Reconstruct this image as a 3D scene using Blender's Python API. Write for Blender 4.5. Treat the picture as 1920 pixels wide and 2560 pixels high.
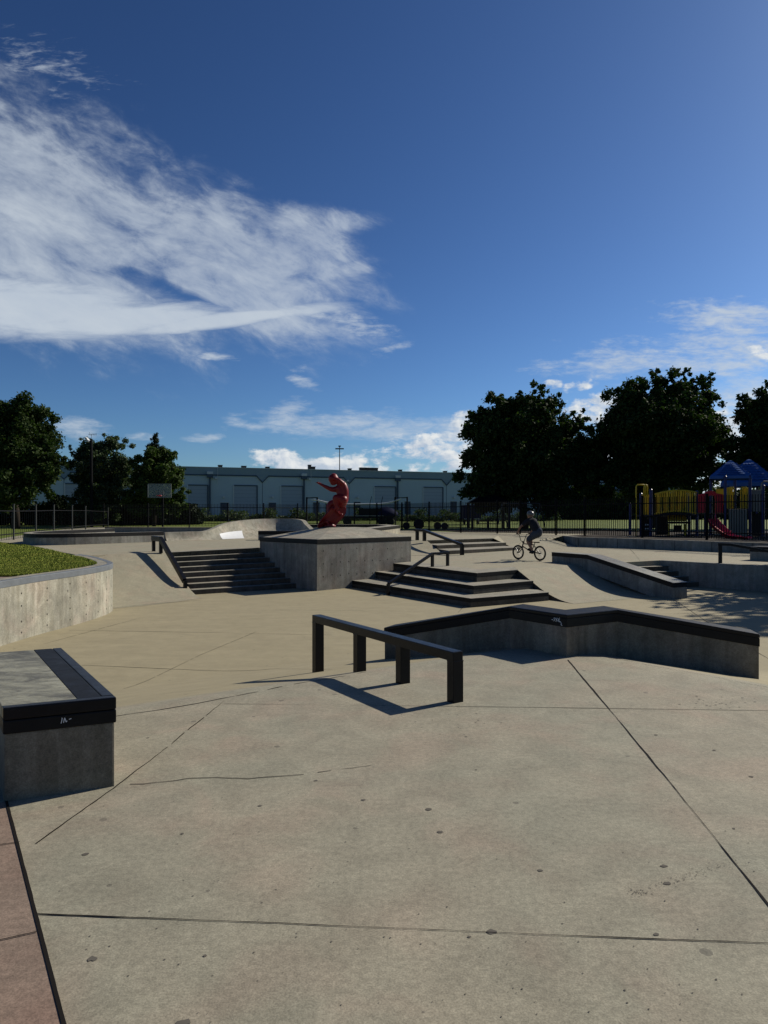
import bpy, bmesh, math, random
import numpy as np
from mathutils import Vector, Matrix
from mathutils.bvhtree import BVHTree
R = math.radians
for o in list(bpy.data.objects): bpy.data.objects.remove(o)
S = bpy.context.scene
COL = S.collection
random.seed(7); np.random.seed(7)

# ------------------------------------------------------------------ camera
H = 1.55; F = 1775.0; HZ = 1288.0; CX = 960.0
cam = bpy.data.cameras.new('camera'); co = bpy.data.objects.new('camera', cam); COL.objects.link(co)
cam.sensor_fit = 'VERTICAL'; cam.sensor_height = 34.6; cam.sensor_width = 25.95
cam.lens = 34.6 * F / 2560.0
cam.shift_y = (HZ - 1280.0) / 2560.0
cam.clip_start = 0.05; cam.clip_end = 3000
co.location = (0, 0, H); co.rotation_euler = (R(90), 0, 0)
S.camera = co
S.render.resolution_x = 768; S.render.resolution_y = 1024

# ------------------------------------------------------------------ light
SUN_AZ = 33.8     # degrees from +X towards +Y (direction the light comes from)
SUN_EL = 34.0
sd = Vector((math.cos(R(SUN_AZ)) * math.cos(R(SUN_EL)), math.sin(R(SUN_AZ)) * math.cos(R(SUN_EL)), math.sin(R(SUN_EL))))
sun = bpy.data.lights.new('sun', 'SUN'); so = bpy.data.objects.new('sun', sun); COL.objects.link(so)
sun.energy = 4.6; sun.angle = R(0.5); sun.color = (1.0, 0.93, 0.80)
so.rotation_euler = (-sd).to_track_quat('-Z', 'Y').to_euler()
S.view_settings.view_transform = 'Standard'; S.view_settings.look = 'None'
S.view_settings.exposure = 0.20; S.view_settings.gamma = 1

W = bpy.data.worlds.new('World'); S.world = W; W.use_nodes = True
nt = W.node_tree; nt.nodes.clear()
class NB:
    """small node builder"""
    def __init__(s, nt): s.nt = nt
    def n(s, t, **k):
        x = s.nt.nodes.new(t)
        for a, b in k.items(): setattr(x, a, b)
        return x
    def put(s, sock, v):
        if isinstance(v, bpy.types.NodeSocket): s.nt.links.new(v, sock)
        else: sock.default_value = v
    def m(s, op, a, b=0.0, c=None, clamp=False):
        x = s.n('ShaderNodeMath', operation=op, use_clamp=clamp)
        s.put(x.inputs[0], a); s.put(x.inputs[1], b)
        if c is not None: s.put(x.inputs[2], c)
        return x.outputs[0]
    def mix(s, f, a, b, blend='MIX'):
        x = s.n('ShaderNodeMix', data_type='RGBA', blend_type=blend)
        s.put(x.inputs[0], f); s.put(x.inputs[6], a if isinstance(a, bpy.types.NodeSocket) else (*a, 1)[:4])
        s.put(x.inputs[7], b if isinstance(b, bpy.types.NodeSocket) else (*b, 1)[:4])
        return x.outputs[2]
    def noise(s, vec, scale, detail=4, rough=0.55, dist=0.0):
        x = s.n('ShaderNodeTexNoise'); x.inputs['Scale'].default_value = scale
        x.inputs['Detail'].default_value = detail; x.inputs['Roughness'].default_value = rough
        x.inputs['Distortion'].default_value = dist
        if vec is not None: s.put(x.inputs['Vector'], vec)
        return x.outputs['Fac']
    def vec(s, x, y, z=0.0):
        c = s.n('ShaderNodeCombineXYZ'); s.put(c.inputs[0], x); s.put(c.inputs[1], y); s.put(c.inputs[2], z)
        return c.outputs[0]
    def ss(s, v, a, b):
        x = s.n('ShaderNodeMapRange', interpolation_type='SMOOTHSTEP')
        s.put(x.inputs[0], v); x.inputs[1].default_value = a; x.inputs[2].default_value = b
        return x.outputs[0]
w = NB(nt)
sky = w.n('ShaderNodeTexSky', sky_type='NISHITA'); sky.sun_disc = False
sky.sun_elevation = R(SUN_EL); sky.sun_rotation = R(90 - SUN_AZ)
sky.altitude = 1300; sky.air_density = 1.0; sky.dust_density = 1.6; sky.ozone_density = 3.0
SKY_STRENGTH = 0.070
tc = w.n('ShaderNodeTexCoord'); sx = w.n('ShaderNodeSeparateXYZ'); nt.links.new(tc.outputs['Generated'], sx.inputs[0])
dx, dy, dz = sx.outputs
yy = w.m('MAXIMUM', dy, 0.05)
U = w.m('DIVIDE', dx, yy); V = w.m('DIVIDE', dz, yy)
front = w.ss(dy, 0.1, 0.3)
def ell(px, py, a, b, ang=0.0, soft=1.0):
    """soft ellipse in sky direction space: 1 in the middle, falling to 0 and below outside"""
    cu = (px - CX) / F; cv = (HZ - py) / F; a /= F; b /= F
    c, s_ = math.cos(R(ang)), math.sin(R(ang))
    du = w.m('SUBTRACT', U, cu); dv = w.m('SUBTRACT', V, cv)
    p = w.m('ADD', w.m('MULTIPLY', du, c / a), w.m('MULTIPLY', dv, s_ / a))
    q = w.m('ADD', w.m('MULTIPLY', du, -s_ / b), w.m('MULTIPLY', dv, c / b))
    d = w.m('ADD', w.m('MULTIPLY', p, p), w.m('MULTIPLY', q, q))
    return w.m('MULTIPLY', w.m('SUBTRACT', 1.0, d), soft)
def mx(*a):
    r = a[0]
    for b in a[1:]: r = w.m('MAXIMUM', r, b)
    return r
# streaked cirrus coordinates (direction falls to the right ~22 deg)
c, s_ = math.cos(R(-24)), math.sin(R(-24))
cu = w.m('ADD', w.m('MULTIPLY', U, c), w.m('MULTIPLY', V, s_))
cv = w.m('ADD', w.m('MULTIPLY', U, -s_), w.m('MULTIPLY', V, c))
warp = w.noise(w.vec(cu, cv, 3.0), 5.0, 3, 0.5)
cv2 = w.m('ADD', cv, w.m('MULTIPLY', w.m('SUBTRACT', warp, 0.5), 0.045))
nA = w.noise(w.vec(w.m('MULTIPLY', cu, 1.0), w.m('MULTIPLY', cv2, 2.6), 0.0), 7.0, 8, 0.62, 0.3)
nB = w.noise(w.vec(cu, w.m('MULTIPLY', cv2, 1.9), 7.0), 22.0, 6, 0.66, 0.4)
nC = w.noise(w.vec(w.m('MULTIPLY', U, 1.0), w.m('MULTIPLY', V, 4.0), 4.0), 9.0, 8, 0.66, 0.35)
nE = w.noise(w.vec(U, w.m('MULTIPLY', V, 3.0), 9.0), 34.0, 6, 0.66, 0.3)
F1 = mx(ell(60, 540, 640, 300, -22), ell(560, 660, 420, 185, -20), ell(760, 610, 150, 95, -12), ell(-60, 360, 330, 130, -25), ell(850, 560, 110, 38, 8, .6), ell(800, 690, 150, 34, 12, .7))
F1 = w.m('SUBTRACT', F1, w.m('MULTIPLY', w.m('MAXIMUM', ell(430, 735, 200, 30, -24), 0.0), 0.9))
bn = w.m('ADD', w.m('MULTIPLY', w.m('SUBTRACT', nA, 0.5), 2.4), w.m('MULTIPLY', w.m('SUBTRACT', nB, 0.5), 0.9))
d1 = w.ss(w.m('ADD', w.m('MINIMUM', F1, 0.70), bn), -0.65, 1.55)
d1 = w.m('MULTIPLY', d1, w.ss(w.m('ADD', F1, w.m('ADD', w.m('MULTIPLY', w.m('SUBTRACT', nB, 0.5), 1.8), w.m('MULTIPLY', w.m('SUBTRACT', nA, 0.5), 2.0))), -0.45, 0.85))
# smooth lower lens and right cirrus sheets
F2 = mx(ell(60, 765, 420, 92, -4), ell(560, 800, 330, 24, 7), ell(300, 800, 300, 46, 3))
d2 = w.ss(w.m('ADD', F2, w.m('MULTIPLY', w.m('SUBTRACT', nC, 0.5), 1.5)), -0.25, 0.85)
F3 = mx(ell(1740, 885, 420, 75, 4), ell(1830, 800, 230, 55, -5), ell(870, 810, 150, 36, -12), ell(545, 892, 60, 12, -5),
        ell(742, 920, 38, 14, 0), ell(760, 955, 60, 18, -20), ell(100, 150, 170, 60, -18, .25), ell(980, 870, 60, 22, 10))
d3 = w.m('MULTIPLY', w.ss(w.m('ADD', F3, w.m('ADD', w.m('MULTIPLY', w.m('SUBTRACT', nC, 0.5), 3.6), w.m('MULTIPLY', w.m('SUBTRACT', nE, 0.5), 2.6))), 0.0, 1.8), 0.85)
F4 = mx(ell(930, 1068, 340, 48, -2), ell(715, 1040, 70, 42, 35), ell(610, 1060, 70, 14, -12), ell(200, 1072, 90, 34, -8),
        ell(510, 1093, 62, 14, 0), ell(1150, 1080, 170, 60, 0), ell(360, 1090, 60, 12, 0), ell(1860, 1010, 130, 80, 20))
d4 = w.m('MULTIPLY', w.ss(w.m('ADD', F4, w.m('ADD', w.m('MULTIPLY', w.m('SUBTRACT', nC, 0.5), 3.0), w.m('MULTIPLY', w.m('SUBTRACT', nE, 0.5), 2.2))), 0.0, 1.7), 0.72)
cir = mx(w.m('MULTIPLY', d1, 0.86), w.m('MULTIPLY', d2, 0.92), d3, d4)
# cumulus near the horizon
nD = w.noise(w.vec(U, w.m('MULTIPLY', V, 1.25), 1.0), 17.0, 9, 0.6, 0.15)
nD2 = w.noise(w.vec(w.m('ADD', U, 0.006), w.m('ADD', w.m('MULTIPLY', V, 1.25), 0.007), 1.0), 17.0, 9, 0.6, 0.15)
F5 = mx(ell(1160, 1062, 42, 40, 0), ell(1110, 1120, 170, 46, 8), ell(700, 1150, 70, 28, -10), ell(870, 1172, 240, 28, 0),
        ell(1440, 966, 44, 20, 15), ell(1385, 962, 30, 14, 0), ell(1500, 1025, 100, 42, 0), ell(1860, 1090, 110, 100, 60),
        ell(1905, 880, 30, 14, -20, .5), ell(1700, 1180, 400, 80, 0), ell(1050, 1180, 250, 60, 0))
d5 = w.ss(w.m('ADD', w.m('MINIMUM', F5, 0.55), w.m('ADD', w.m('MULTIPLY', w.m('SUBTRACT', nE, 0.5), 2.4), w.m('MULTIPLY', w.m('SUBTRACT', nD, 0.5), 4.4))), -0.15, 0.85)
edge = w.m('MULTIPLY', w.m('SUBTRACT', nD, nD2), 5.0)
edge = w.m('ADD', w.m('ADD', 0.45, w.m('MULTIPLY', w.m('SUBTRACT', 0.7, w.m('MINIMUM', F5, 0.7)), 0.4)), edge, clamp=True)
cumc = w.mix(edge, (5.8, 6.8, 8.2), (9.8, 10.1, 10.2))
skyc = sky.outputs[0]
# the photo's sky is deeper than the model's: tint
skyc = w.mix(1.0, skyc, (0.64, 0.80, 1.02), 'MULTIPLY')
gm_ = w.n('ShaderNodeGamma'); w.put(gm_.inputs[0], skyc); gm_.inputs[1].default_value = 1.42
skyc = w.mix(1.0, gm_.outputs[0], (0.62, 0.56, 0.455), 'MULTIPLY')
skyc = w.mix(1.0, skyc, (13.0, 13.0, 13.0), 'DARKEN')
circ = w.mix(w.m('MULTIPLY', nA, 1.0, clamp=True), (5.2, 6.2, 7.7), (8.0, 8.7, 9.2))
col = w.mix(w.m('MULTIPLY', cir, front), skyc, circ)
col = w.mix(w.m('MULTIPLY', d5, front), col, cumc)
bg = w.n('ShaderNodeBackground'); nt.links.new(col, bg.inputs[0]); bg.inputs[1].default_value = SKY_STRENGTH
wo = w.n('ShaderNodeOutputWorld'); nt.links.new(bg.outputs[0], wo.inputs[0])

# ------------------------------------------------------------------ measuring helpers
def at(px, py, z):
    """the point of the horizontal plane z seen in direction (px, py)"""
    d = F * (H - z) / (py - HZ)
    return Vector(((px - CX) * d / F, d, z))
def dist(px, py, d): return Vector(((px - CX) * d / F, d, H - (py - HZ) * d / F))

# ------------------------------------------------------------------ materials
def newmat(name, rough=0.8, spec=0.3, metal=0.0):
    m = bpy.data.materials.new(name); m.use_nodes = True
    b = m.node_tree.nodes['Principled BSDF']
    b.inputs['Roughness'].default_value = rough; b.inputs['Specular IOR Level'].default_value = spec
    b.inputs['Metallic'].default_value = metal
    return m, NB(m.node_tree), b
def opos(n):
    t = n.n('ShaderNodeNewGeometry'); return t.outputs['Position']
def bump(n, b, h, strength=0.3, distance=0.01):
    x = n.n('ShaderNodeBump'); x.inputs['Strength'].default_value = strength; x.inputs['Distance'].default_value = distance
    n.put(x.inputs['Height'], h); n.nt.links.new(x.outputs[0], b.inputs['Normal'])
def scaled(n, p, sx_, sy_, sz_):
    m = n.n('ShaderNodeMapping'); n.put(m.inputs[0], p); m.inputs[3].default_value = (sx_, sy_, sz_); return m.outputs[0]
def concrete(name, c1, c2, tan=None, streak=False, spot=0.5, rough=0.85, blotch=(0.7, 1.0)):
    m, n, b = newmat(name, rough, 0.25)
    p = opos(n)
    big = n.noise(p, 0.55, 5, 0.6, 0.4)
    col = n.mix(n.ss(big, 0.30, 0.70), c1, c2)
    mid = n.noise(p, 3.1, 8, 0.68, 0.6)
    col = n.mix(n.ss(mid, 0.25, 0.75), n.mix(1.0, col, (blotch[0],) * 3, 'MULTIPLY'), n.mix(1.0, col, (1.12,) * 3, 'MULTIPLY'))
    fine = n.noise(p, 130.0, 3, 0.7)
    gr = n.noise(p, 34.0, 5, 0.75)
    col = n.mix(0.6, col, n.mix(n.ss(gr, 0.32, 0.68), (0.72,) * 3, (1.26,) * 3), 'MULTIPLY')
    hue = n.noise(p, 1.7, 3, 0.5, 0.5)
    col = n.mix(n.ss(hue, 0.45, 0.7), col, n.mix(1.0, col, (1.04, 0.965, 0.97), 'MULTIPLY'))
    col = n.mix(0.55, col, n.mix(n.ss(fine, 0.25, 0.75), (0.55,) * 3, (1.45,) * 3), 'MULTIPLY')
    if tan:
        sp = n.n('ShaderNodeSeparateXYZ'); n.put(sp.inputs[0], p)
        wav = n.noise(scaled(n, p, 0.7, 2.2, 1), 1.3, 6, 0.6, 0.5)
        tcol = n.mix(wav, (tan[0] * .84, tan[1] * .84, tan[2] * .84), (tan[0] * 1.14, tan[1] * 1.14, tan[2] * 1.16))
        tcol = n.mix(0.5, tcol, n.mix(n.ss(mid, .3, .7), (.86,) * 3, (1.12,) * 3), 'MULTIPLY')
        tcol = n.mix(0.35, tcol, n.mix(n.ss(fine, 0.25, 0.75), (0.6,) * 3, (1.4,) * 3), 'MULTIPLY')
        col = n.mix(n.ss(sp.outputs[2], -0.03, -0.10), col, tcol)
    if streak:
        st = n.noise(scaled(n, p, 5.0, 5.0, 0.55), 1.6, 6, 0.6, 0.3)
        st2 = n.noise(scaled(n, p, 1.0, 1.0, 0.4), 1.1, 3, 0.5)
        col = n.mix(n.ss(st, 0.35, 0.62), n.mix(1.0, col, (0.76, 0.75, 0.72), 'MULTIPLY'), col)
        col = n.mix(n.ss(st2, 0.35, 0.65), n.mix(1.0, col, (0.8,) * 3, 'MULTIPLY'), col)
    sm = n.noise(scaled(n, p, 1.0, 1.6, 1), 2.3, 9, .72, 1.2); col = n.mix(n.m('MULTIPLY', n.ss(sm, .60, .74), spot * .55), col, n.mix(1.0, col, (.62, .60, .57), 'MULTIPLY'))
    # pits and drips
    vo = n.n('ShaderNodeTexVoronoi', feature='F1'); n.put(vo.inputs['Vector'], p); vo.inputs['Scale'].default_value = 7.0
    ln = n.n('ShaderNodeSeparateColor'); n.nt.links.new(vo.outputs['Color'], ln.inputs[0])
    thr = n.m('MULTIPLY', n.m('POWER', ln.outputs[0], 9.0), 0.16)
    sp_ = n.m('LESS_THAN', vo.outputs['Distance'], thr)
    col = n.mix(n.m('MULTIPLY', sp_, spot), col, (0.06, 0.055, 0.05))
    n.nt.links.new(col, b.inputs['Base Color'])
    bump(n, b, n.m('ADD', n.m('MULTIPLY', mid, 0.5), n.m('ADD', n.m('MULTIPLY', fine, 0.35), n.m('MULTIPLY', sp_, -1.0))), 0.35, 0.006)
    return m
def plain(name, c, rough=0.5, spec=0.4, metal=0.0, var=0.25, scale=6.0, bmp=0.1):
    m, n, b = newmat(name, rough, spec, metal)
    p = opos(n)
    k = n.noise(p, scale, 6, 0.6, 0.3)
    col = n.mix(k, tuple(x * (1 - var) for x in c), tuple(x * (1 + var) for x in c))
    n.nt.links.new(col, b.inputs['Base Color'])
    r = n.m('ADD', rough - 0.12, n.m('MULTIPLY', n.noise(p, scale * 2.5, 4), 0.24)); n.nt.links.new(r, b.inputs['Roughness'])
    if bmp: bump(n, b, k, bmp, 0.01)
    return m
M = {}
M['slab'] = concrete('slab_concrete', (0.248, 0.238, 0.180), (0.282, 0.252, 0.188), tan=(0.290, 0.252, 0.160), blotch=(0.82, 1))
M['deck'] = concrete('deck_concrete', (0.262, 0.244, 0.176), (0.280, 0.254, 0.182), spot=0.25, blotch=(0.9, 1))
M['wall'] = concrete('wall_concrete', (0.34, 0.33, 0.27), (0.43, 0.40, 0.32), streak=True, spot=0.8)
M['greywall'] = concrete('grey_concrete', (0.21, 0.208, 0.19), (0.28, 0.27, 0.235), streak=True, spot=0.6)
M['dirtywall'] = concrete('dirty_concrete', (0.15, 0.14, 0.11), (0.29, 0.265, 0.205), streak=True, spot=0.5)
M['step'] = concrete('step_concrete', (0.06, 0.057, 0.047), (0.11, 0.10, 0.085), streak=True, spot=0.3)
M['hip'] = concrete('cap_concrete', (0.24, 0.23, 0.19), (0.30, 0.28, 0.22), spot=0.3)
M['red'] = concrete('red_concrete', (0.195, 0.148, 0.115), (0.23, 0.165, 0.125), spot=0.4, blotch=(0.85, 1))
def edge_mat(name, c, rough):
    m, n, b = newmat(name, rough, 0.17)
    p = opos(n)
    k = n.noise(p, 9, 6, .6, .3); s1 = n.noise(scaled(n, p, 3, 3, 30), 3.0, 7, .7, .2); s2 = n.noise(scaled(n, p, 22, 5, 8), 4.0, 6, .7, .5)
    col = n.mix(k, tuple(x * .5 for x in c), tuple(x * 1.5 for x in c))
    col = n.mix(n.m('MULTIPLY', n.ss(s1, .60, .72), .5), col, (.045, .043, .04))
    col = n.mix(n.m('MULTIPLY', n.ss(s2, .64, .70), .45), col, (.075, .07, .062))
    n.nt.links.new(col, b.inputs['Base Color'])
    n.nt.links.new(n.m('ADD', rough - .18, n.m('MULTIPLY', s1, .36)), b.inputs['Roughness'])
    bump(n, b, n.m('ADD', k, n.m('MULTIPLY', s2, .4)), .25, .008)
    return m
M['worn'] = concrete('worn_top', (0.19, 0.19, 0.165), (0.34, 0.33, 0.27), spot=0.2, rough=0.45)
M['steel'] = plain('black_steel', (0.011, 0.011, 0.013), 0.42, 0.32, 0.0, 0.5, 9, 0.15)
M['coping'] = plain('painted_coping', (0.014, 0.0135, 0.014), 0.48, 0.28, 0.0, 0.6, 14, 0.3)
M['steel'] = edge_mat('black_steel', (0.008, 0.008, 0.0095), .34)
M['coping'] = edge_mat('painted_edge', (0.008, 0.008, 0.0085), .5)
M['bluecoping'] = plain('blue_grey_coping', (0.125, 0.138, 0.152), 0.6, 0.4, 0.0, 0.4, 5, 0.2)
M['joint'] = plain('joint_filler', (0.012, 0.010, 0.009), 0.95, 0.1)
M['stain'] = plain('stain', (0.11, 0.10, 0.085), 0.9, 0.1, var=.4)
M['fence'] = plain('black_fence', (0.004, 0.004, 0.005), 0.6, 0.1)
M['galv'] = plain('grey_fence', (0.030, 0.032, 0.030), 0.6, 0.3, 0.0)
M['redpaint'] = plain('red_paint', (0.165, 0.008, 0.010), 0.42, 0.28, 0.0, 0.06, 3, 0.0)
M['blue'] = plain('blue_plastic', (0.012, 0.085, 0.30), 0.45, 0.4, var=.1)
M['navy'] = plain('navy_post', (0.008, 0.014, 0.10), 0.45, 0.4, var=.1)
M['yellow'] = plain('yellow_plastic', (0.58, 0.40, 0.02), 0.5, 0.4, var=.12)
M['slide'] = plain('slide_red', (0.55, 0.015, 0.035), 0.3, 0.5, var=.08)
M['tan'] = plain('tan_panel', (0.22, 0.20, 0.16), 0.7, 0.3, var=.2, scale=2)
M['dark'] = plain('dark_rubber', (0.012, 0.012, 0.013), 0.7, 0.3)
M['tarp'] = plain('blue_tarp', (0.010, 0.015, 0.055), 0.8, 0.1, var=.3)
M['white'] = plain('white_metal', (0.55, 0.56, 0.55), 0.5, 0.4, var=.1)
M['whitepaint'] = plain('white_wall_paint', (0.66, 0.67, 0.68), 0.6, 0.3, var=.08)
M['bwall'] = plain('blue_grey_stucco', (0.43, 0.50, 0.53), 0.9, 0.1, var=.08, scale=.35)
M['bpar'] = plain('parapet_paint', (0.24, 0.30, 0.33), 0.9, 0.1, var=.12, scale=.35)
M['bline'] = plain('navy_trim', (0.07, 0.095, 0.13), 0.7, 0.2)
M['bdoor'] = plain('door_paint', (0.06, 0.08, 0.11), 0.7, 0.3)
M['mulch'] = plain('mulch', (0.030, 0.024, 0.020), 0.95, 0.1, var=.6, scale=20)
M['bark'] = plain('bark', (0.035, 0.028, 0.022), 0.9, 0.1, var=.4, scale=8)
M['skin'] = plain('skin', (0.24, 0.13, 0.085), 0.6, 0.3, var=.06)
M['shirt'] = plain('dark_shirt', (0.022, 0.022, 0.026), 0.9, 0.1, var=.25)
M['shorts'] = plain('grey_shorts', (0.045, 0.055, 0.075), 0.9, 0.1, var=.2)
M['helmet'] = plain('grey_helmet', (0.09, 0.09, 0.09), 0.35, 0.5, var=.15)
M['hoopframe'] = plain('worn_frame', (0.16, 0.18, 0.17), .6)
M['chrome'] = plain('spoke_steel', (0.4, 0.4, 0.4), 0.35, 0.5, 0.8, var=.1)
M['tread'] = M['hip']
def rollup():
    m, n, b = newmat('rollup_door', 0.6, 0.3)
    p = opos(n); sp = n.n('ShaderNodeSeparateXYZ'); n.put(sp.inputs[0], p)
    s = n.m('FRACT', n.m('MULTIPLY', sp.outputs[2], 2.1))
    col = n.mix(n.ss(s, 0.0, 0.22), (0.25, 0.28, 0.325), (0.33, 0.37, 0.42))
    n.nt.links.new(col, b.inputs['Base Color']); return m
M['rollup'] = rollup()
def grassmat(name, a, bcol):
    m, n, b = newmat(name, 0.8, 0.15)
    p = opos(n)
    k = n.noise(p, 1.1, 7, 0.65, 0.5); k2 = n.noise(p, 28.0, 4, 0.7)
    col = n.mix(n.ss(k, 0.3, 0.7), a, bcol)
    col = n.mix(0.8, col, n.mix(n.ss(k2, .3, .7), (0.5,) * 3, (1.5,) * 3), 'MULTIPLY')
    n.nt.links.new(col, b.inputs['Base Color']); bump(n, b, k2, 0.8, 0.04); return m
M['lawn'] = grassmat('lawn', (0.08, 0.115, 0.018), (0.13, 0.155, 0.030))
M['blade'] = grassmat('grass_blades', (0.17, 0.22, 0.030), (0.27, 0.285, 0.052))
def leafmat(name, a, bcol, trans=0.25):
    m, n, b = newmat(name, 0.7, 0.08)
    oi = n.n('ShaderNodeObjectInfo'); g = n.n('ShaderNodeNewGeometry')
    col = n.mix(g.outputs['Random Per Island'], a, bcol)
    n.nt.links.new(col, b.inputs['Base Color'])
    tr = n.n('ShaderNodeBsdfTranslucent'); n.put(tr.inputs[0], n.mix(1.0, col, (1.1, 1.5, 0.5), 'MULTIPLY'))
    mixs = n.n('ShaderNodeMixShader'); mixs.inputs[0].default_value = trans
    out = n.nt.nodes['Material Output']
    n.nt.links.new(b.outputs[0], mixs.inputs[1]); n.nt.links.new(tr.outputs[0], mixs.inputs[2]); n.nt.links.new(mixs.outputs[0], out.inputs[0])
    return m
M['leaf1'] = leafmat('maple_leaves', (0.014, 0.028, 0.009), (0.050, 0.072, 0.018), 0.16)
M['leaf2'] = leafmat('pale_leaves', (0.032, 0.050, 0.026), (0.085, 0.108, 0.055), 0.2)
M['leaf3'] = leafmat('green_leaves', (0.026, 0.044, 0.013), (0.070, 0.098, 0.025), 0.2)
M['needle'] = leafmat('needles', (0.010, 0.018, 0.008), (0.024, 0.036, 0.014), 0.05)

def worn_top():
    m, n, b = newmat('polished_box_top', .5, .4)
    p = opos(n)
    q = n.n('ShaderNodeMapping'); n.put(q.inputs[0], p); q.inputs[2].default_value = (0, 0, R(-24)); q.inputs[3].default_value = (1.0, 2.0, 1.0)
    a = n.noise(q.outputs[0], 3.2, 8, .7, .5); f = n.noise(q.outputs[0], 18, 6, .7, .3)
    col = n.mix(n.ss(a, .35, .68), (.085, .08, .062), (.30, .29, .215)); col = n.mix(.5, col, n.mix(f, (.5,) * 3, (1.5,) * 3), 'MULTIPLY')
    n.nt.links.new(col, b.inputs['Base Color']); n.nt.links.new(n.m('ADD', .25, n.m('MULTIPLY', f, .5)), b.inputs['Roughness']); bump(n, b, f, .25, .006)
    return m
M['boxtop'] = worn_top()
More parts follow.
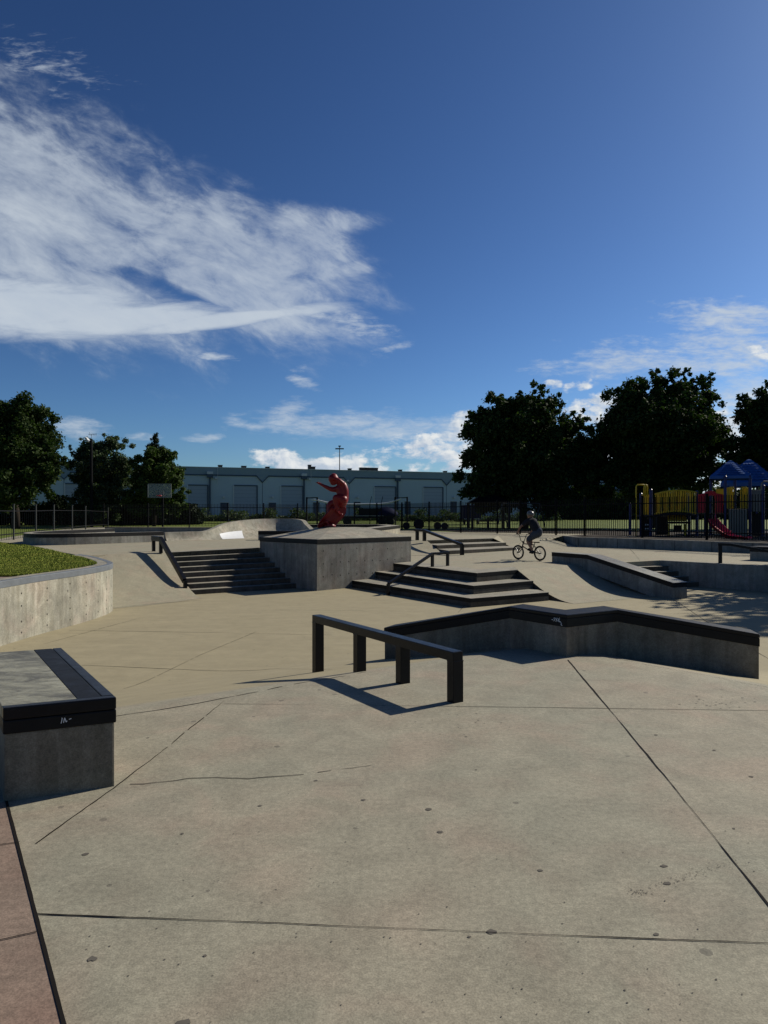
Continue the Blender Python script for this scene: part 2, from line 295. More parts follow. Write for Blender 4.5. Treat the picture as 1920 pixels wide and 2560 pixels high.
# ------------------------------------------------------------------ mesh helpers
class MB:
    def __init__(s): s.v = []; s.f = []; s.mi = []
    def face(s, pts, mi=0):
        i = len(s.v); s.v += [tuple(p) for p in pts]; s.f.append(tuple(range(i, i + len(pts)))); s.mi.append(mi)
    def solid(s, bot, top, mi=0, mtop=None):
        """closed prism between two rings of points"""
        n = len(bot); i = len(s.v); s.v += [tuple(p) for p in bot] + [tuple(p) for p in top]
        s.f.append(tuple(range(i + n - 1, i - 1, -1))); s.mi.append(mi)
        s.f.append(tuple(range(i + n, i + 2 * n))); s.mi.append(mi if mtop is None else mtop)
        for k in range(n):
            j = (k + 1) % n
            s.f.append((i + k, i + j, i + n + j, i + n + k)); s.mi.append(mi)
    def prism(s, poly, z0, z1, mi=0, mtop=None):
        s.solid([(p[0], p[1], z0) for p in poly], [(p[0], p[1], z1) for p in poly], mi, mtop)
    def box(s, c, sz, rz=0, mi=0):
        c = Vector(c); hx, hy, hz = sz[0] / 2, sz[1] / 2, sz[2] / 2; m = Matrix.Rotation(rz, 3, 'Z')
        P = [c + m @ Vector((a * hx, b * hy, d * hz)) for d in (-1, 1) for a, b in ((-1, -1), (1, -1), (1, 1), (-1, 1))]
        s.solid(P[:4], P[4:], mi)
    def beam(s, p, q, wd, ht, mi=0, up=(0, 0, 1)):
        p = Vector(p); q = Vector(q); d = (q - p).normalized(); u = Vector(up)
        sd_ = d.cross(u)
        if sd_.length < 1e-4: sd_ = Vector((1, 0, 0))
        sd_.normalize(); u = sd_.cross(d).normalized()
        o = [sd_ * (a * wd / 2) + u * (b * ht / 2) for a, b in ((-1, -1), (1, -1), (1, 1), (-1, 1))]
        s.solid([p + x for x in o], [q + x for x in o], mi)
    def tube(s, path, r, n=8, mi=0, cap=True):
        path = [Vector(p) for p in path]; rs = r if isinstance(r, (list, tuple)) else [r] * len(path)
        rings = []; pu = None
        for k, p in enumerate(path):
            d = (path[min(k + 1, len(path) - 1)] - path[max(k - 1, 0)]).normalized()
            if pu is None: pu = Vector((0, 0, 1)) if abs(d.z) < 0.9 else Vector((1, 0, 0))
            a = d.cross(pu).normalized(); pu = a.cross(d).normalized()
            i = len(s.v)
            for j in range(n):
                t = 2 * math.pi * j / n
                s.v.append(tuple(p + a * (math.cos(t) * rs[k]) + pu * (math.sin(t) * rs[k])))
            rings.append(i)
        for k in range(len(rings) - 1):
            a, b = rings[k], rings[k + 1]
            for j in range(n):
                s.f.append((a + j, a + (j + 1) % n, b + (j + 1) % n, b + j)); s.mi.append(mi)
        if cap:
            s.f.append(tuple(rings[0] + j for j in range(n - 1, -1, -1))); s.mi.append(mi)
            s.f.append(tuple(rings[-1] + j for j in range(n))); s.mi.append(mi)
    def torus(s, c, axis, R_, r, N=40, n=10, mi=0):
        c = Vector(c); ax = Vector(axis).normalized(); u = ax.orthogonal().normalized(); v = ax.cross(u)
        i0 = len(s.v)
        for k in range(N):
            t = 2 * math.pi * k / N; d = u * math.cos(t) + v * math.sin(t)
            for j in range(n):
                a = 2 * math.pi * j / n
                s.v.append(tuple(c + d * (R_ + r * math.cos(a)) + ax * (r * math.sin(a))))
        for k in range(N):
            for j in range(n):
                a = i0 + k * n + j; b = i0 + k * n + (j + 1) % n; c2 = i0 + ((k + 1) % N) * n + (j + 1) % n; d2 = i0 + ((k + 1) % N) * n + j
                s.f.append((a, d2, c2, b)); s.mi.append(mi)
    def lathe(s, c, prof, n=20, mi=0, axis=(0, 0, 1), squash=(1, 1)):
        c = Vector(c); ax = Vector(axis).normalized(); u = ax.orthogonal().normalized() if abs(ax.z) < .99 else Vector((1, 0, 0)); v = ax.cross(u)
        i0 = len(s.v)
        for (r, h) in prof:
            for j in range(n):
                t = 2 * math.pi * j / n
                s.v.append(tuple(c + u * (r * squash[0] * math.cos(t)) + v * (r * squash[1] * math.sin(t)) + ax * h))
        for k in range(len(prof) - 1):
            for j in range(n):
                a = i0 + k * n + j; b = i0 + k * n + (j + 1) % n
                s.f.append((a, b, b + n, a + n)); s.mi.append(mi)
        s.f.append(tuple(i0 + j for j in range(n - 1, -1, -1))); s.mi.append(mi)
        s.f.append(tuple(i0 + (len(prof) - 1) * n + j for j in range(n))); s.mi.append(mi)
    def build(s, name, mats, parent=None, smooth=False, bevel=0, fixn=True):
        me = bpy.data.meshes.new(name); me.from_pydata(s.v, [], s.f)
        for m in (mats if isinstance(mats, (list, tuple)) else [mats]): me.materials.append(M[m] if isinstance(m, str) else m)
        if len(me.materials) > 1: me.polygons.foreach_set('material_index', s.mi)
        if fixn or bevel:
            bm = bmesh.new(); bm.from_mesh(me)
            if bevel:
                bmesh.ops.remove_doubles(bm, verts=bm.verts, dist=1e-4)
                es = [e for e in bm.edges if len(e.link_faces) == 2 and e.calc_face_angle(0) > R(25)]
                bmesh.ops.bevel(bm, geom=es, offset=bevel, segments=2, affect='EDGES', profile=0.6, clamp_overlap=True)
            bmesh.ops.recalc_face_normals(bm, faces=bm.faces); bm.to_mesh(me); bm.free()
        if smooth: me.shade_smooth()
        o = bpy.data.objects.new(name, me); COL.objects.link(o)
        if parent: o.parent = parent; o.matrix_parent_inverse = parent.matrix_world.inverted()
        return o
def tag(o, label=None, cat=None, group=None, kind=None):
    if label: o['label'] = label
    if cat: o['category'] = cat
    if group: o['group'] = group
    if kind: o['kind'] = kind
    return o
def thing(name, loc, label, cat, group=None):
    o = bpy.data.objects.new(name, None); COL.objects.link(o); o.location = loc; o.empty_display_size = .2
    o.matrix_world = Matrix.Translation(Vector(loc))
    return tag(o, label, cat, group or {'tree': 'trees around the skatepark', 'stairs': 'concrete flights of steps', 'retaining wall': 'low concrete retaining walls', 'skate ledge': 'concrete skate ledges', 'fence': 'metal picket fences', 'trailer': 'trailers parked behind the fence'}.get(cat))
def setting(name, o): o.name = name; o['kind'] = 'structure'; return o
def bvh_of(objs):
    v = []; f = []
    for o in objs:
        i = len(v); v += [o.matrix_world @ x.co for x in o.data.vertices]; f += [tuple(i + k for k in p.vertices) for p in o.data.polygons]
    return BVHTree.FromPolygons(v, f)
def poly_surface(name, pts, mat, thick=0.25, sub=0):
    """flat-ish slab with a height for each corner"""
    mb = MB(); mb.solid([(p[0], p[1], p[2] - thick) for p in pts], pts)
    me = bpy.data.meshes.new(name); me.from_pydata(mb.v, [], mb.f); me.materials.append(M[mat])
    bm = bmesh.new(); bm.from_mesh(me)
    bmesh.ops.triangulate(bm, faces=[f for f in bm.faces if len(f.verts) > 4], ngon_method='EAR_CLIP')
    bmesh.ops.recalc_face_normals(bm, faces=bm.faces); bm.to_mesh(me); bm.free()
    o = bpy.data.objects.new(name, me); COL.objects.link(o); return o
def offset_line(pts, w_):
    """points offset to the left of the walking direction by w_ (mitred)"""
    out = []
    P = [Vector(p[:2]) for p in pts]
    for k, p in enumerate(P):
        ns = []
        if k > 0: d = (p - P[k - 1]).normalized(); ns.append(Vector((-d.y, d.x)))
        if k < len(P) - 1: d = (P[k + 1] - p).normalized(); ns.append(Vector((-d.y, d.x)))
        n = sum(ns, Vector((0, 0))); n.normalize(); c = max(0.4, n.dot(ns[0]))
        q = p + n * (w_ / c); out.append((q.x, q.y))
    return out
def wall_run(mb, pts, w_, zb, zt, mi=0, mtop=None):
    """wall along pts (x, y), zb/zt numbers or lists, thickness w_ to the left of the walk; one strip, closed"""
    n = len(pts); off = offset_line(pts, w_)
    zb = zb if isinstance(zb, (list, tuple)) else [zb] * n; zt = zt if isinstance(zt, (list, tuple)) else [zt] * n
    i = len(mb.v)
    for k in range(n):
        mb.v += [(pts[k][0], pts[k][1], zb[k]), (pts[k][0], pts[k][1], zt[k]), (off[k][0], off[k][1], zt[k]), (off[k][0], off[k][1], zb[k])]
    for k in range(n - 1):
        a = i + 4 * k; b = a + 4
        for j in range(4):
            mb.f.append((a + j, b + j, b + (j + 1) % 4, a + (j + 1) % 4)); mb.mi.append((mtop if mtop is not None else mi) if j == 1 else mi)
    mb.f.append((i, i + 1, i + 2, i + 3)); mb.mi.append(mi)
    e = i + 4 * (n - 1); mb.f.append((e + 3, e + 2, e + 1, e)); mb.mi.append(mi)

# ------------------------------------------------------------------ pavement: plateau, banks and lower floor as one sheet
PIT = -0.67
C1 = Vector((0, 7.13)); N1 = Vector((-.575, .818)); C2 = Vector((2.34, 7.93)); N2 = Vector((.8, .6))
def hgt(x, y):
    s1 = (Vector((x, y)) - C1).dot(N1); s2 = (Vector((x, y)) - C2).dot(N2)
    s = max(s1, s2, 0.0)
    z = -0.19 * s
    k = 0.25    # soft toe
    if z < PIT + k * .3: z = max(PIT, z) if z < PIT - k * .3 else PIT + (z - PIT + k * .3) ** 2 / (4 * k * .3)
    return z
mb = MB(); xs = np.arange(-9.0, 26.01, 0.2); ys = np.arange(-6.0, 24.61, 0.2); nx = len(xs)
for y in ys:
    for x in xs: mb.v.append((float(x), float(y), hgt(float(x), float(y))))
for j in range(len(ys) - 1):
    for i in range(nx - 1):
        a = j * nx + i; mb.f.append((a, a + 1, a + nx + 1, a + nx)); mb.mi.append(0)
pav = setting('pavement', mb.build('pavement', 'slab', smooth=True, fixn=False))

# far ground sheet
def terr(x, y):
    if -8.6 < x < 24 and -5 < y < 41: return -1.3
    if y < 30: z = 0.28 if x < -8.6 else 0.0 if x < 24 else 0.0
    else: z = 0.28
    if y >= 44: z = 0.40
    if y > 60: z = 0.40 + min(1, (y - 60) / 25) * 0.5
    if x > 4 and y > 44: z = 0.46 + max(0, min(1, (y - 75) / 30)) * .4
    return z
gx = [-900, -500, -250, -120, -70, -45, -30, -20, -14, -10, -8.7, -8.5, -4, 0, 5, 10, 15, 20, 23.9, 24.1, 30, 40, 55, 80, 120, 250, 500, 900]
gy = [-300, -60, -20, -5.1, -4.9, 5, 15, 25, 29.9, 30.1, 35, 40.9, 41.1, 44, 48, 52, 56, 60, 65, 70, 80, 90, 105, 130, 170, 250, 400, 700, 1500]
mb = MB()
for y in gy:
    for x in gx: mb.v.append((x, y, terr(x, y)))
for j in range(len(gy) - 1):
    for i in range(len(gx) - 1):
        a = j * len(gx) + i; mb.f.append((a, a + 1, a + len(gx) + 1, a + len(gx))); mb.mi.append(0)
setting('ground', mb.build('ground', 'lawn', fixn=False))

# ------------------------------------------------------------------ planter with curved retaining wall (left)
outer = [(-6.75, 3.0), (-6.62, 6.0), (-6.52, 9.0), (-6.50, 11.0), (-6.49, 12.1), (-6.42, 13.2), (-6.28, 14.2), (-6.20, 15.0), (-6.19, 15.7), (-6.26, 16.3), (-6.44, 16.85),
         (-6.78, 17.5), (-7.25, 18.3), (-7.75, 19.1), (-8.1, 19.6), (-8.7, 20.4)]
def smooth_line(P, k=4):
    out = []
    for i in range(len(P) - 1):
        p0 = Vector(P[max(i - 1, 0)]); p1 = Vector(P[i]); p2 = Vector(P[i + 1]); p3 = Vector(P[min(i + 2, len(P) - 1)])
        for j in range(k):
            t = j / k
            out.append(tuple(0.5 * ((2 * p1) + (p2 - p0) * t + (2 * p0 - 5 * p1 + 4 * p2 - p3) * t * t + (3 * p1 - p0 - 3 * p2 + p3) * t ** 3)))
    out.append(tuple(P[-1])); return out
OUT = smooth_line(outer)
pl = thing('retaining_wall', (-6.5, 12, -.67), 'tall pale curved concrete wall with blue-grey coping holding up the left lawn', 'retaining wall')
mb = MB(); wall_run(mb, OUT, 0.34, -0.9, 0.315)
# form-tie holes
hol = []
for k in range(8, len(OUT) - 14):
    if k % 3: continue
    for zz in (0.16, -.08, -.33, -.53):
        p = Vector((*OUT[k], 0)); q = Vector((*OUT[k + 1], 0)); d = (q - p).normalized(); nrm = Vector((d.y, -d.x, 0))
        c = p + nrm * .002 + Vector((0, 0, zz + random.uniform(-.02, .02)))
        hol.append((c, d))
for c, d in hol:
    mb.face([c + d * (.016 * math.cos(a)) + Vector((0, 0, .018 * math.sin(a))) for a in [k * math.pi / 4 for k in range(8)]], 1)
mb.build('wall', ['wall', 'joint'], pl, smooth=False, fixn=False)
mb = MB(); wall_run(mb, [(a + .006 * 0, b) for a, b in offset_line(OUT, -0.006)], 0.13, 0.31, 0.43); mb.build('coping', 'bluecoping', pl, bevel=.01)
mb = MB(); wall_run(mb, offset_line(OUT, 0.126), 0.22, 0.285, 0.426); mb.build('cap', 'hip', pl)
# lawn surface behind it and red path
IN = offset_line(OUT, 0.345)
lawn = [p for p in IN if p[1] > 13.3]
lawn_poly = [(-30, 13.15), (-6.95, 13.15)] + lawn[:-1] + [(-10.6, 22.7), (-13.6, 26.9), (-16.4, 29.8), (-22, 33), (-34, 36)]
red_poly = [(-30, 3)] + [p for p in IN if p[1] <= 13.25][0:] + [(-6.95, 13.146), (-30, 13.146)]
def lawn_z(x, y): return 0.40 + 0.10 * max(0, min(1, (-8 - x) / 10))
poly_surface('path_red', [(p[0], p[1], .41) for p in red_poly], 'red', .2)
setting('path', bpy.data.objects['path_red'])
lg = poly_surface('lawn', [(p[0], p[1], .415) for p in lawn_poly], 'lawn', .2); setting('lawn', lg)
def inside(x, y, P):
    c = False; j = len(P) - 1
    for i in range(len(P)):
        if (P[i][1] > y) != (P[j][1] > y) and x < (P[j][0] - P[i][0]) * (y - P[i][1]) / (P[j][1] - P[i][1]) + P[i][0]: c = not c
        j = i
    return c
mb = MB(); cnt = 0
while cnt < 95000:
    y = 13.1 + (random.random() ** 1.6) * 18; x = random.uniform(-.56 * y - .6, -6.4)
    if not inside(x, y, lawn_poly): continue
    a = random.random() * 6.28; h = random.uniform(.018, .045) * (1 + (y - 13) * .02); wd = random.uniform(.008, .02) * (1 + (y - 13) * .06)
    cx_, sx_ = math.cos(a) * wd, math.sin(a) * wd; lx, ly = random.uniform(-.03, .03), random.uniform(-.03, .03)
    mb.v += [(x - cx_, y - sx_, .41), (x + cx_, y + sx_, .41), (x + lx, y + ly, .415 + h)]
    i = len(mb.v); mb.f.append((i - 3, i - 2, i - 1)); mb.mi.append(0); cnt += 1
tag(mb.build('grass', 'blade', fixn=False), 'short mown green grass filling the bed behind the curved wall', 'grass', kind='stuff')

# ------------------------------------------------------------------ upper deck (about +0.4 .. 0.56)
UD = [(-8.45, 20.1, .40), (-8.05, 20.75, .40), (-6.6, 21.95, .40), (-4.04, 23.1, .49), (-1.2, 26.2, .47), (-1.5, 31.0, .45), (1.87, 31.0, .45), (5.2, 33.7, .45),
      (6.2, 38.6, .45), (9.37, 37.2, .47), (12.5, 34.5, .48), (12.5, 41.5, .46), (9.0, 43.6, .455), (4.9, 45.8, .45), (1.3, 50.6, .46), (-5, 57.5, .52), (-17, 59.8, .56), (-24, 60, .56), (-23.5, 52, .52),
      (-19, 36, .44), (-17.4, 31.4, .42), (-16.6, 30.0, .41), (-13.7, 27.1, .41), (-10.7, 22.85, .405)]
deck = setting('deck', poly_surface('deck', UD, 'deck', .3))
# mid deck (about 0)
MD = [(-1.18, 25.9, .0), (.90, 23.72, 0), (.62, 23.3, 0), (2.62, 19.62, 0), (3.78, 20.1, 0), (6.07, 22.4, 0.0), (7.3, 22.35, .05), (8.95, 23.1, .08), (11.1, 20.5, .08), (16.5, 14.0, .08), (22, 14.0, .08),
      (18.5, 22.3, .08), (14.3, 27.9, .06), (9.2, 34.1, .05), (5.9, 31.1, 0), (2.6, 28.1, 0), (2.5, 27.4, 0), (-1.5, 27.2, 0)]
mdeck = setting('platform', poly_surface('platform', MD, 'deck', .2))
SL = [(5.9, 31.1, 0), (9.2, 34.1, .05), (9.37, 37.2, .47), (6.2, 38.6, .45), (5.2, 33.7, .45)]
def patch(name, quads, mat, smooth=False):
    mb = MB()
    for q in quads: mb.face(q)
    o = mb.build(name, mat, smooth=smooth, fixn=False); return o
slab_r = setting('slope', patch('slope', [[SL[0], SL[1], (8.5, 36.0, .33), (5.6, 32.4, .2)], [(5.6, 32.4, .2), (8.5, 36.0, .33), SL[2], SL[3]], [(5.6, 32.4, .2), SL[3], SL[4]], ], 'deck'))
# loft bank helper
def loft(a, b, zf, n=14, m=10):
    """surface from top polyline a to toe polyline b; zf(s, za, zb) height"""
    def samp(P, t):
        k = t * (len(P) - 1); i = min(int(k), len(P) - 2); f = k - i
        return [P[i][q] * (1 - f) + P[i + 1][q] * f for q in range(3)]
    mb = MB()
    for i in range(m + 1):
        p = samp(a, i / m); q = samp(b, i / m)
        for j in range(n + 1):
            s = j / n; mb.v.append((p[0] * (1 - s) + q[0] * s, p[1] * (1 - s) + q[1] * s, zf(s, p[2], q[2])))
    for i in range(m):
        for j in range(n):
            k = i * (n + 1) + j; mb.f.append((k, k + n + 1, k + n + 2, k + 1)); mb.mi.append(0)
    return mb
def bankz(s, za, zb):
    # straight slope that curves out at the toe
    L = 0.38
    k = (za - zb) / (L + (1 - L) * .5)
    if s < L: return za - k * s
    u = (s - L) / (1 - L); return zb + k * (1 - L) * .5 * (1 - u) ** 2
E = .004
bankL = setting('bank', loft([(-8.75, 20.35, .401), (-8.05, 20.75, .401), (-6.6, 21.95, .401)], [(-6.95, 16.3, PIT + E), (-5.7, 17.6, PIT + E), (-4.85, 18.9, PIT + E)], bankz, 18, 12).build('bank', 'deck', smooth=True, fixn=False))
bankR = setting('bank', loft([(3.78, 20.1, .002), (6.07, 22.4, .002), (6.5, 22.75, .002)], [(4.75, 17.75, PIT + E), (6.6, 18.9, PIT + E), (7.9, 19.6, PIT + E)], bankz, 16, 10).build('bank', 'deck', smooth=True, fixn=False))
bankB = setting('bank', loft([(-1.5, 31.0, .451), (1.87, 31.0, .451)], [(-1.5, 27.0, .004), (2.55, 27.6, .004)], bankz, 10, 6).build('bank', 'deck', smooth=True, fixn=False))
# side cheeks of the banks so that they are closed
mb = MB()
def cheek(a, b, za, zb, n=14):
    top = [(a[0] * (1 - j / n) + b[0] * j / n, a[1] * (1 - j / n) + b[1] * j / n, bankz(j / n, za, zb)) for j in range(n + 1)]
    mb.face(top + [(b[0], b[1], zb - .1), (a[0], a[1], zb - .1)])
cheek((-6.6, 21.95), (-4.85, 18.9), .401, PIT); cheek((3.78, 20.1), (4.75, 17.75), .002, PIT); cheek((6.5, 22.75), (7.9, 19.6), .002, PIT)
cheek((1.87, 31.0), (2.55, 27.6), .451, 0.0)
mb.face([(-1.5, 31, .45), (-1.5, 26.9, 0), (-1.5, 31, -.1)])
mb.face([(-1.2, 26.2, .47), (-1.5, 31, .45), (-1.5, 31, -.1), (-1.2, 26.2, -.1)])
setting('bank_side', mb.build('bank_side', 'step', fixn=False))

# ------------------------------------------------------------------ stairs
def lerp(a, b, t): return tuple(a[k] * (1 - t) + b[k] * t for k in range(len(a)))
def flight(parent_name, label, bl, br, tl, tr, n, zb, zl, zr, mat='step', treadmat='hip', back=.5):
    """n risers from bottom edge (bl-br) to top edge (tl-tr); each step a part"""
    t_ = thing(parent_name, ((bl[0] + br[0]) / 2, (bl[1] + br[1]) / 2, zb), label, 'stairs')
    for k in range(n):
        f = k / (n - 1)
        a = lerp(bl, tl, f); b = lerp(br, tr, f)
        if k < n - 1: a2 = lerp(bl, tl, (k + 1) / (n - 1)); b2 = lerp(br, tr, (k + 1) / (n - 1))
        else:
            d = (Vector(tl) - Vector(bl)).normalized() * back; a2 = (tl[0] + d.x, tl[1] + d.y); b2 = (tr[0] + d.x, tr[1] + d.y)
        z0l = zb - .1; zl_ = zb + (zl - zb) * (k + 1) / n + (.003 if k == n - 1 else 0); zr_ = zb + (zr - zb) * (k + 1) / n + (.003 if k == n - 1 else 0)
        m = MB(); m.solid([(a[0], a[1], z0l), (b[0], b[1], z0l), (b2[0], b2[1], z0l), (a2[0], a2[1], z0l)], [(a[0], a[1], zl_), (b[0], b[1], zr_), (b2[0], b2[1], zr_), (a2[0], a2[1], zl_)], 0, 1)
        m.build('step', [mat, treadmat], t_, bevel=.006)
    return t_
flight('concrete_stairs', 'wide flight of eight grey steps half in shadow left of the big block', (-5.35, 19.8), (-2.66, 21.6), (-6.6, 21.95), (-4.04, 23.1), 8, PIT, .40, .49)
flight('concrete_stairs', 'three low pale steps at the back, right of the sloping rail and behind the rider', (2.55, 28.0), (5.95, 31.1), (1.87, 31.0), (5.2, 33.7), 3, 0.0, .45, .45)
# the stepped corner: three tall steps wrapping a corner
t_ = thing('stepped_ledge', (2.1, 17.1, PIT), 'three big dark-edged steps wrapping a corner, below the rider', 'stairs')
lev = [((-1.0, 21.85), (2.09, 17.07), (4.28, 18.45), -.452), ((-.29, 22.55), (2.27, 17.97), (4.07, 19.35), -.236), ((.30, 22.9), (2.48, 18.97), (3.78, 20.1), .004)]
nxt = [((-.29, 22.55), (2.27, 17.97), (4.07, 19.35)), ((.19, 22.98), (2.48, 18.97), (3.78, 20.1)), ((.9, 23.7), (2.75, 20.3), (3.9, 21.3))]
for (a, b, c_, z), (a2, b2, c2) in zip(lev, nxt):
    m = MB(); ply = [a, b, c_, c2, b2, a2]
    zl = z - .10
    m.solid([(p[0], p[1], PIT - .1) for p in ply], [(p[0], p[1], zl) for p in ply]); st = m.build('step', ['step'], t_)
    o_ = offset_line([a, b, c_], -.006)
    m = MB(); ply2 = [o_[0], o_[1], o_[2], c2, b2, a2]
    m.solid([(p[0], p[1], zl) for p in ply2], [(p[0], p[1], z) for p in ply2], 0, 1); m.build('coping', ['coping', 'hip'], t_, bevel=.008)
# small right-hand stairs beside the sloping ledge
t_ = thing('concrete_stairs', (8.6, 21.5, PIT), 'short dark steps in the nook right of the sloping ledge', 'stairs')
va = Vector((.42, -.91)) * .36
for k in range(4):
    zz = .06 - .145 * (k + 1); o_ = va * k
    A_ = (7.0 + o_.x, 22.3 + o_.y); B_ = (9.0 + o_.x * 1.3, 23.12 + o_.y * .8)
    m = MB(); ply = [A_, (A_[0] + va.x, A_[1] + va.y), (B_[0] + va.x * 1.3, B_[1] + va.y * .8), B_]
    m.prism(ply, PIT - .1, zz, 0, 1); m.build('step', ['step', 'hip'], t_)

# ------------------------------------------------------------------ the big block with hipped top
FB, LB, RB = (-1.96, 20.8), (-4.04, 23.1), (.90, 23.7); BB = (-1.18, 26.0)
blk = thing('concrete_block', (-1.6, 23.4, PIT), 'large raised grey concrete block with black coping and hipped top under the red sculpture', 'skate block')
mb = MB(); mb.prism([FB, RB, BB, LB], PIT - .1, .705)
for (a, b) in ((FB, RB),):
    for k in range(11):
        for zz in (.50, .12, -.25):
            if k % 2 and zz > .3: continue
            t = (k + .7) / 12; p = Vector((a[0] * (1 - t) + b[0] * t, a[1] * (1 - t) + b[1] * t, zz + random.uniform(-.03, .03)))
            d = Vector((b[0] - a[0], b[1] - a[1], 0)).normalized(); nn = Vector((d.y, -d.x, 0)); p += nn * .003
            mb.face([p + d * (.018 * math.cos(q)) + Vector((0, 0, .02 * math.sin(q))) for q in [i * math.pi / 4 for i in range(8)]], 1)
mb.build('body', ['greywall', 'joint'], blk, fixn=False)
e = .012
def grow(P, e):
    c = sum((Vector(p) for p in P), Vector((0, 0))) / len(P); return [tuple(Vector(p) + (Vector(p) - c).normalized() * e * 1.4) for p in P]
Q = grow([FB, RB, BB, LB], e)
mb = MB(); mb.prism(Q, .70, .84); mb.build('coping', 'coping', blk, bevel=.012)
# hipped top: rises from the rim to a small plateau
top = [(-1.72, 23.6), (-.62, 24.0), (-1.02, 24.6), (-2.1, 24.0)]
Qi = grow([FB, RB, BB, LB], -.05)
mb = MB(); mb.solid([(p[0], p[1], .835) for p in Qi], [(p[0], p[1], 1.14) for p in top]); mb.build('hipped_top', 'hip', blk)

# ------------------------------------------------------------------ square-tube rails
def tube_rail(label, pts, legs, wd=.09, ht=.08, group='black square-tube rails', lw=.09):
    """pts: list of top-centre points; legs: (x, y, zbase, ztop, angle)"""
    g = Vector(legs[0][:3]); t_ = thing('grind_rail', g, label, 'grind rail', group)
    m = MB()
    for a, b in zip(pts, pts[1:]):
        d = (Vector(b) - Vector(a)).normalized() * .0
        m.beam(Vector(a) - d, Vector(b) + d, wd, ht)
    m.build('bar', 'steel', t_, bevel=.006)
    for (x, y, z0, z1, an) in legs:
        m = MB(); m.box((x, y, (z0 + z1) / 2), (lw * 1.0, lw * .85, z1 - z0), an); m.box((x, y, z1 - .004), (lw * 1.04, lw * .9, .012), an); m.build('leg', 'steel', t_, bevel=.005)
    return t_
d_ = Vector((1.335, -2.11)).normalized(); an = math.atan2(d_.y, d_.x)
A0 = Vector((-.745, 8.02)); A3 = Vector((.588, 5.905)); L_ = (A3 - A0).length
legs = []
for s_t in (0, .93, 1.72, L_):
    p = A0 + d_ * s_t; legs.append((p.x, p.y, hgt(p.x, p.y) - .03, .345, an + math.pi / 2))
e0 = A0 - d_ * .045; e1 = A3 + d_ * .045
tube_rail('low black flat rail on four legs in the middle foreground', [(e0.x, e0.y, .383), (e1.x, e1.y, .383)], legs, .105, .08, lw=.105)
# rail beside left stairs
P1 = at(384, 1378.5, .4); P2 = at(402, 1382, .4); P3 = Vector((-5.62, 20.0, PIT))
hh = .42
b1 = P1 + Vector((-.05, .05, 0)); an = math.atan2(-1.9, 1.2)
tube_rail('black kinked rail running down the bank beside the eight grey steps', [(P1.x - .06, P1.y + .09, .4 + hh), (P2.x, P2.y, .4 + hh), (P3.x, P3.y, -.30)],
          [(P1.x, P1.y, .39, .4 + hh - .03, an), (P2.x, P2.y, .39, .4 + hh - .03, an), (P3.x + .03, P3.y - .04, PIT - .05, -.29, an)], .1, .15, lw=.11)
# rail over the stepped corner
P1 = at(1119, 1415, 0); P2 = at(1081, 1417.3, 0); P3 = Vector((.12, 19.75, PIT))
an = math.atan2(P2.y - P3.y, P2.x - P3.x)
tube_rail('black kinked rail rising over the big dark-edged steps right of the block', [(P1.x + .05, P1.y + .05, .40), (P2.x, P2.y, .40), (P3.x, P3.y, -.36)],
          [(P1.x, P1.y, -.01, .375, an), (P2.x, P2.y, -.01, .375, an), (P3.x, P3.y, PIT - .05, -.36, an)], .08, .07, lw=.085)
# back rail by the low stairs
P1 = at(1043, 1350.6, .45); P2 = at(1061, 1352, .45); P3 = at(1155, 1388, 0)
an = math.atan2(P2.y - P3.y, P2.x - P3.x)
tube_rail('black kinked rail at the back left of the three low pale steps', [(P1.x - .1, P1.y + .1, .90), (P2.x, P2.y, .89), (P3.x, P3.y, .41)],
          [(P1.x, P1.y, .44, .87, an), (P2.x, P2.y, .44, .86, an), (P3.x, P3.y, -.01, .42, an)], .12, .10, lw=.14)
# right rail
P1 = Vector((10.3, 21.75, .08))
tube_rail('black rail sloping down past the right edge of the picture above the retaining wall', [(P1.x - .06, P1.y + .02, .66), (P1.x + .25, P1.y - .1, .655), (14.2, 20.2, -.05)],
          [(P1.x, P1.y, .07, .62, -.4), (13.9, 20.3, -.6, .0, -.4)], .09, .08, lw=.11)

# ------------------------------------------------------------------ ledges
def ledge(name, label, front, wd, zb, zt, body='dirtywall', cop=.13, topmat='coping', depth_body=.6, group=None, bev=.01, cw=None):
    n = len(front); zb = zb if isinstance(zb, list) else [zb] * n; zt = zt if isinstance(zt, list) else [zt] * n
    t_ = thing(name, (front[0][0], front[0][1], zb[0]), label, 'skate ledge', group)
    m = MB(); wall_run(m, front, wd, [z - .15 for z in zb], [z - cop for z in zt]); m.build('body', body, t_)
    fr = offset_line(front, -.008)
    # lengthen the coping a touch past both ends
    d0 = (Vector(front[0]) - Vector(front[1])).normalized() * .008; d1 = (Vector(front[-1]) - Vector(front[-2])).normalized() * .008
    fr[0] = (fr[0][0] + d0.x, fr[0][1] + d0.y); fr[-1] = (fr[-1][0] + d1.x, fr[-1][1] + d1.y)
    m = MB(); wall_run(m, fr, wd + .016, [z - cop for z in zt], [z - .046 for z in zt]); m.build('edge_band', 'coping', t_, bevel=bev * .5)
    m = MB(); wall_run(m, offset_line(fr, -.005), wd + .026, [z - .045 for z in zt], zt, 0, 1); m.build('coping', ['steel', topmat], t_, bevel=bev)
    return t_
# zigzag ledge in the foreground
zz = [(0.01, 9.25), (1.5, 8.47), (2.0, 7.77), (2.68, 8.17), (4.15, 7.86)]
zbs = [-.39, 0, 0, -.03, -.23]; zts = [.085, .462, .462, .466, .235]
ZL = ledge('zigzag_ledge', 'long zigzag concrete ledge with black coping across the right foreground behind the flat rail', zz, .30, [z - .05 for z in zbs], zts, cop=.14)
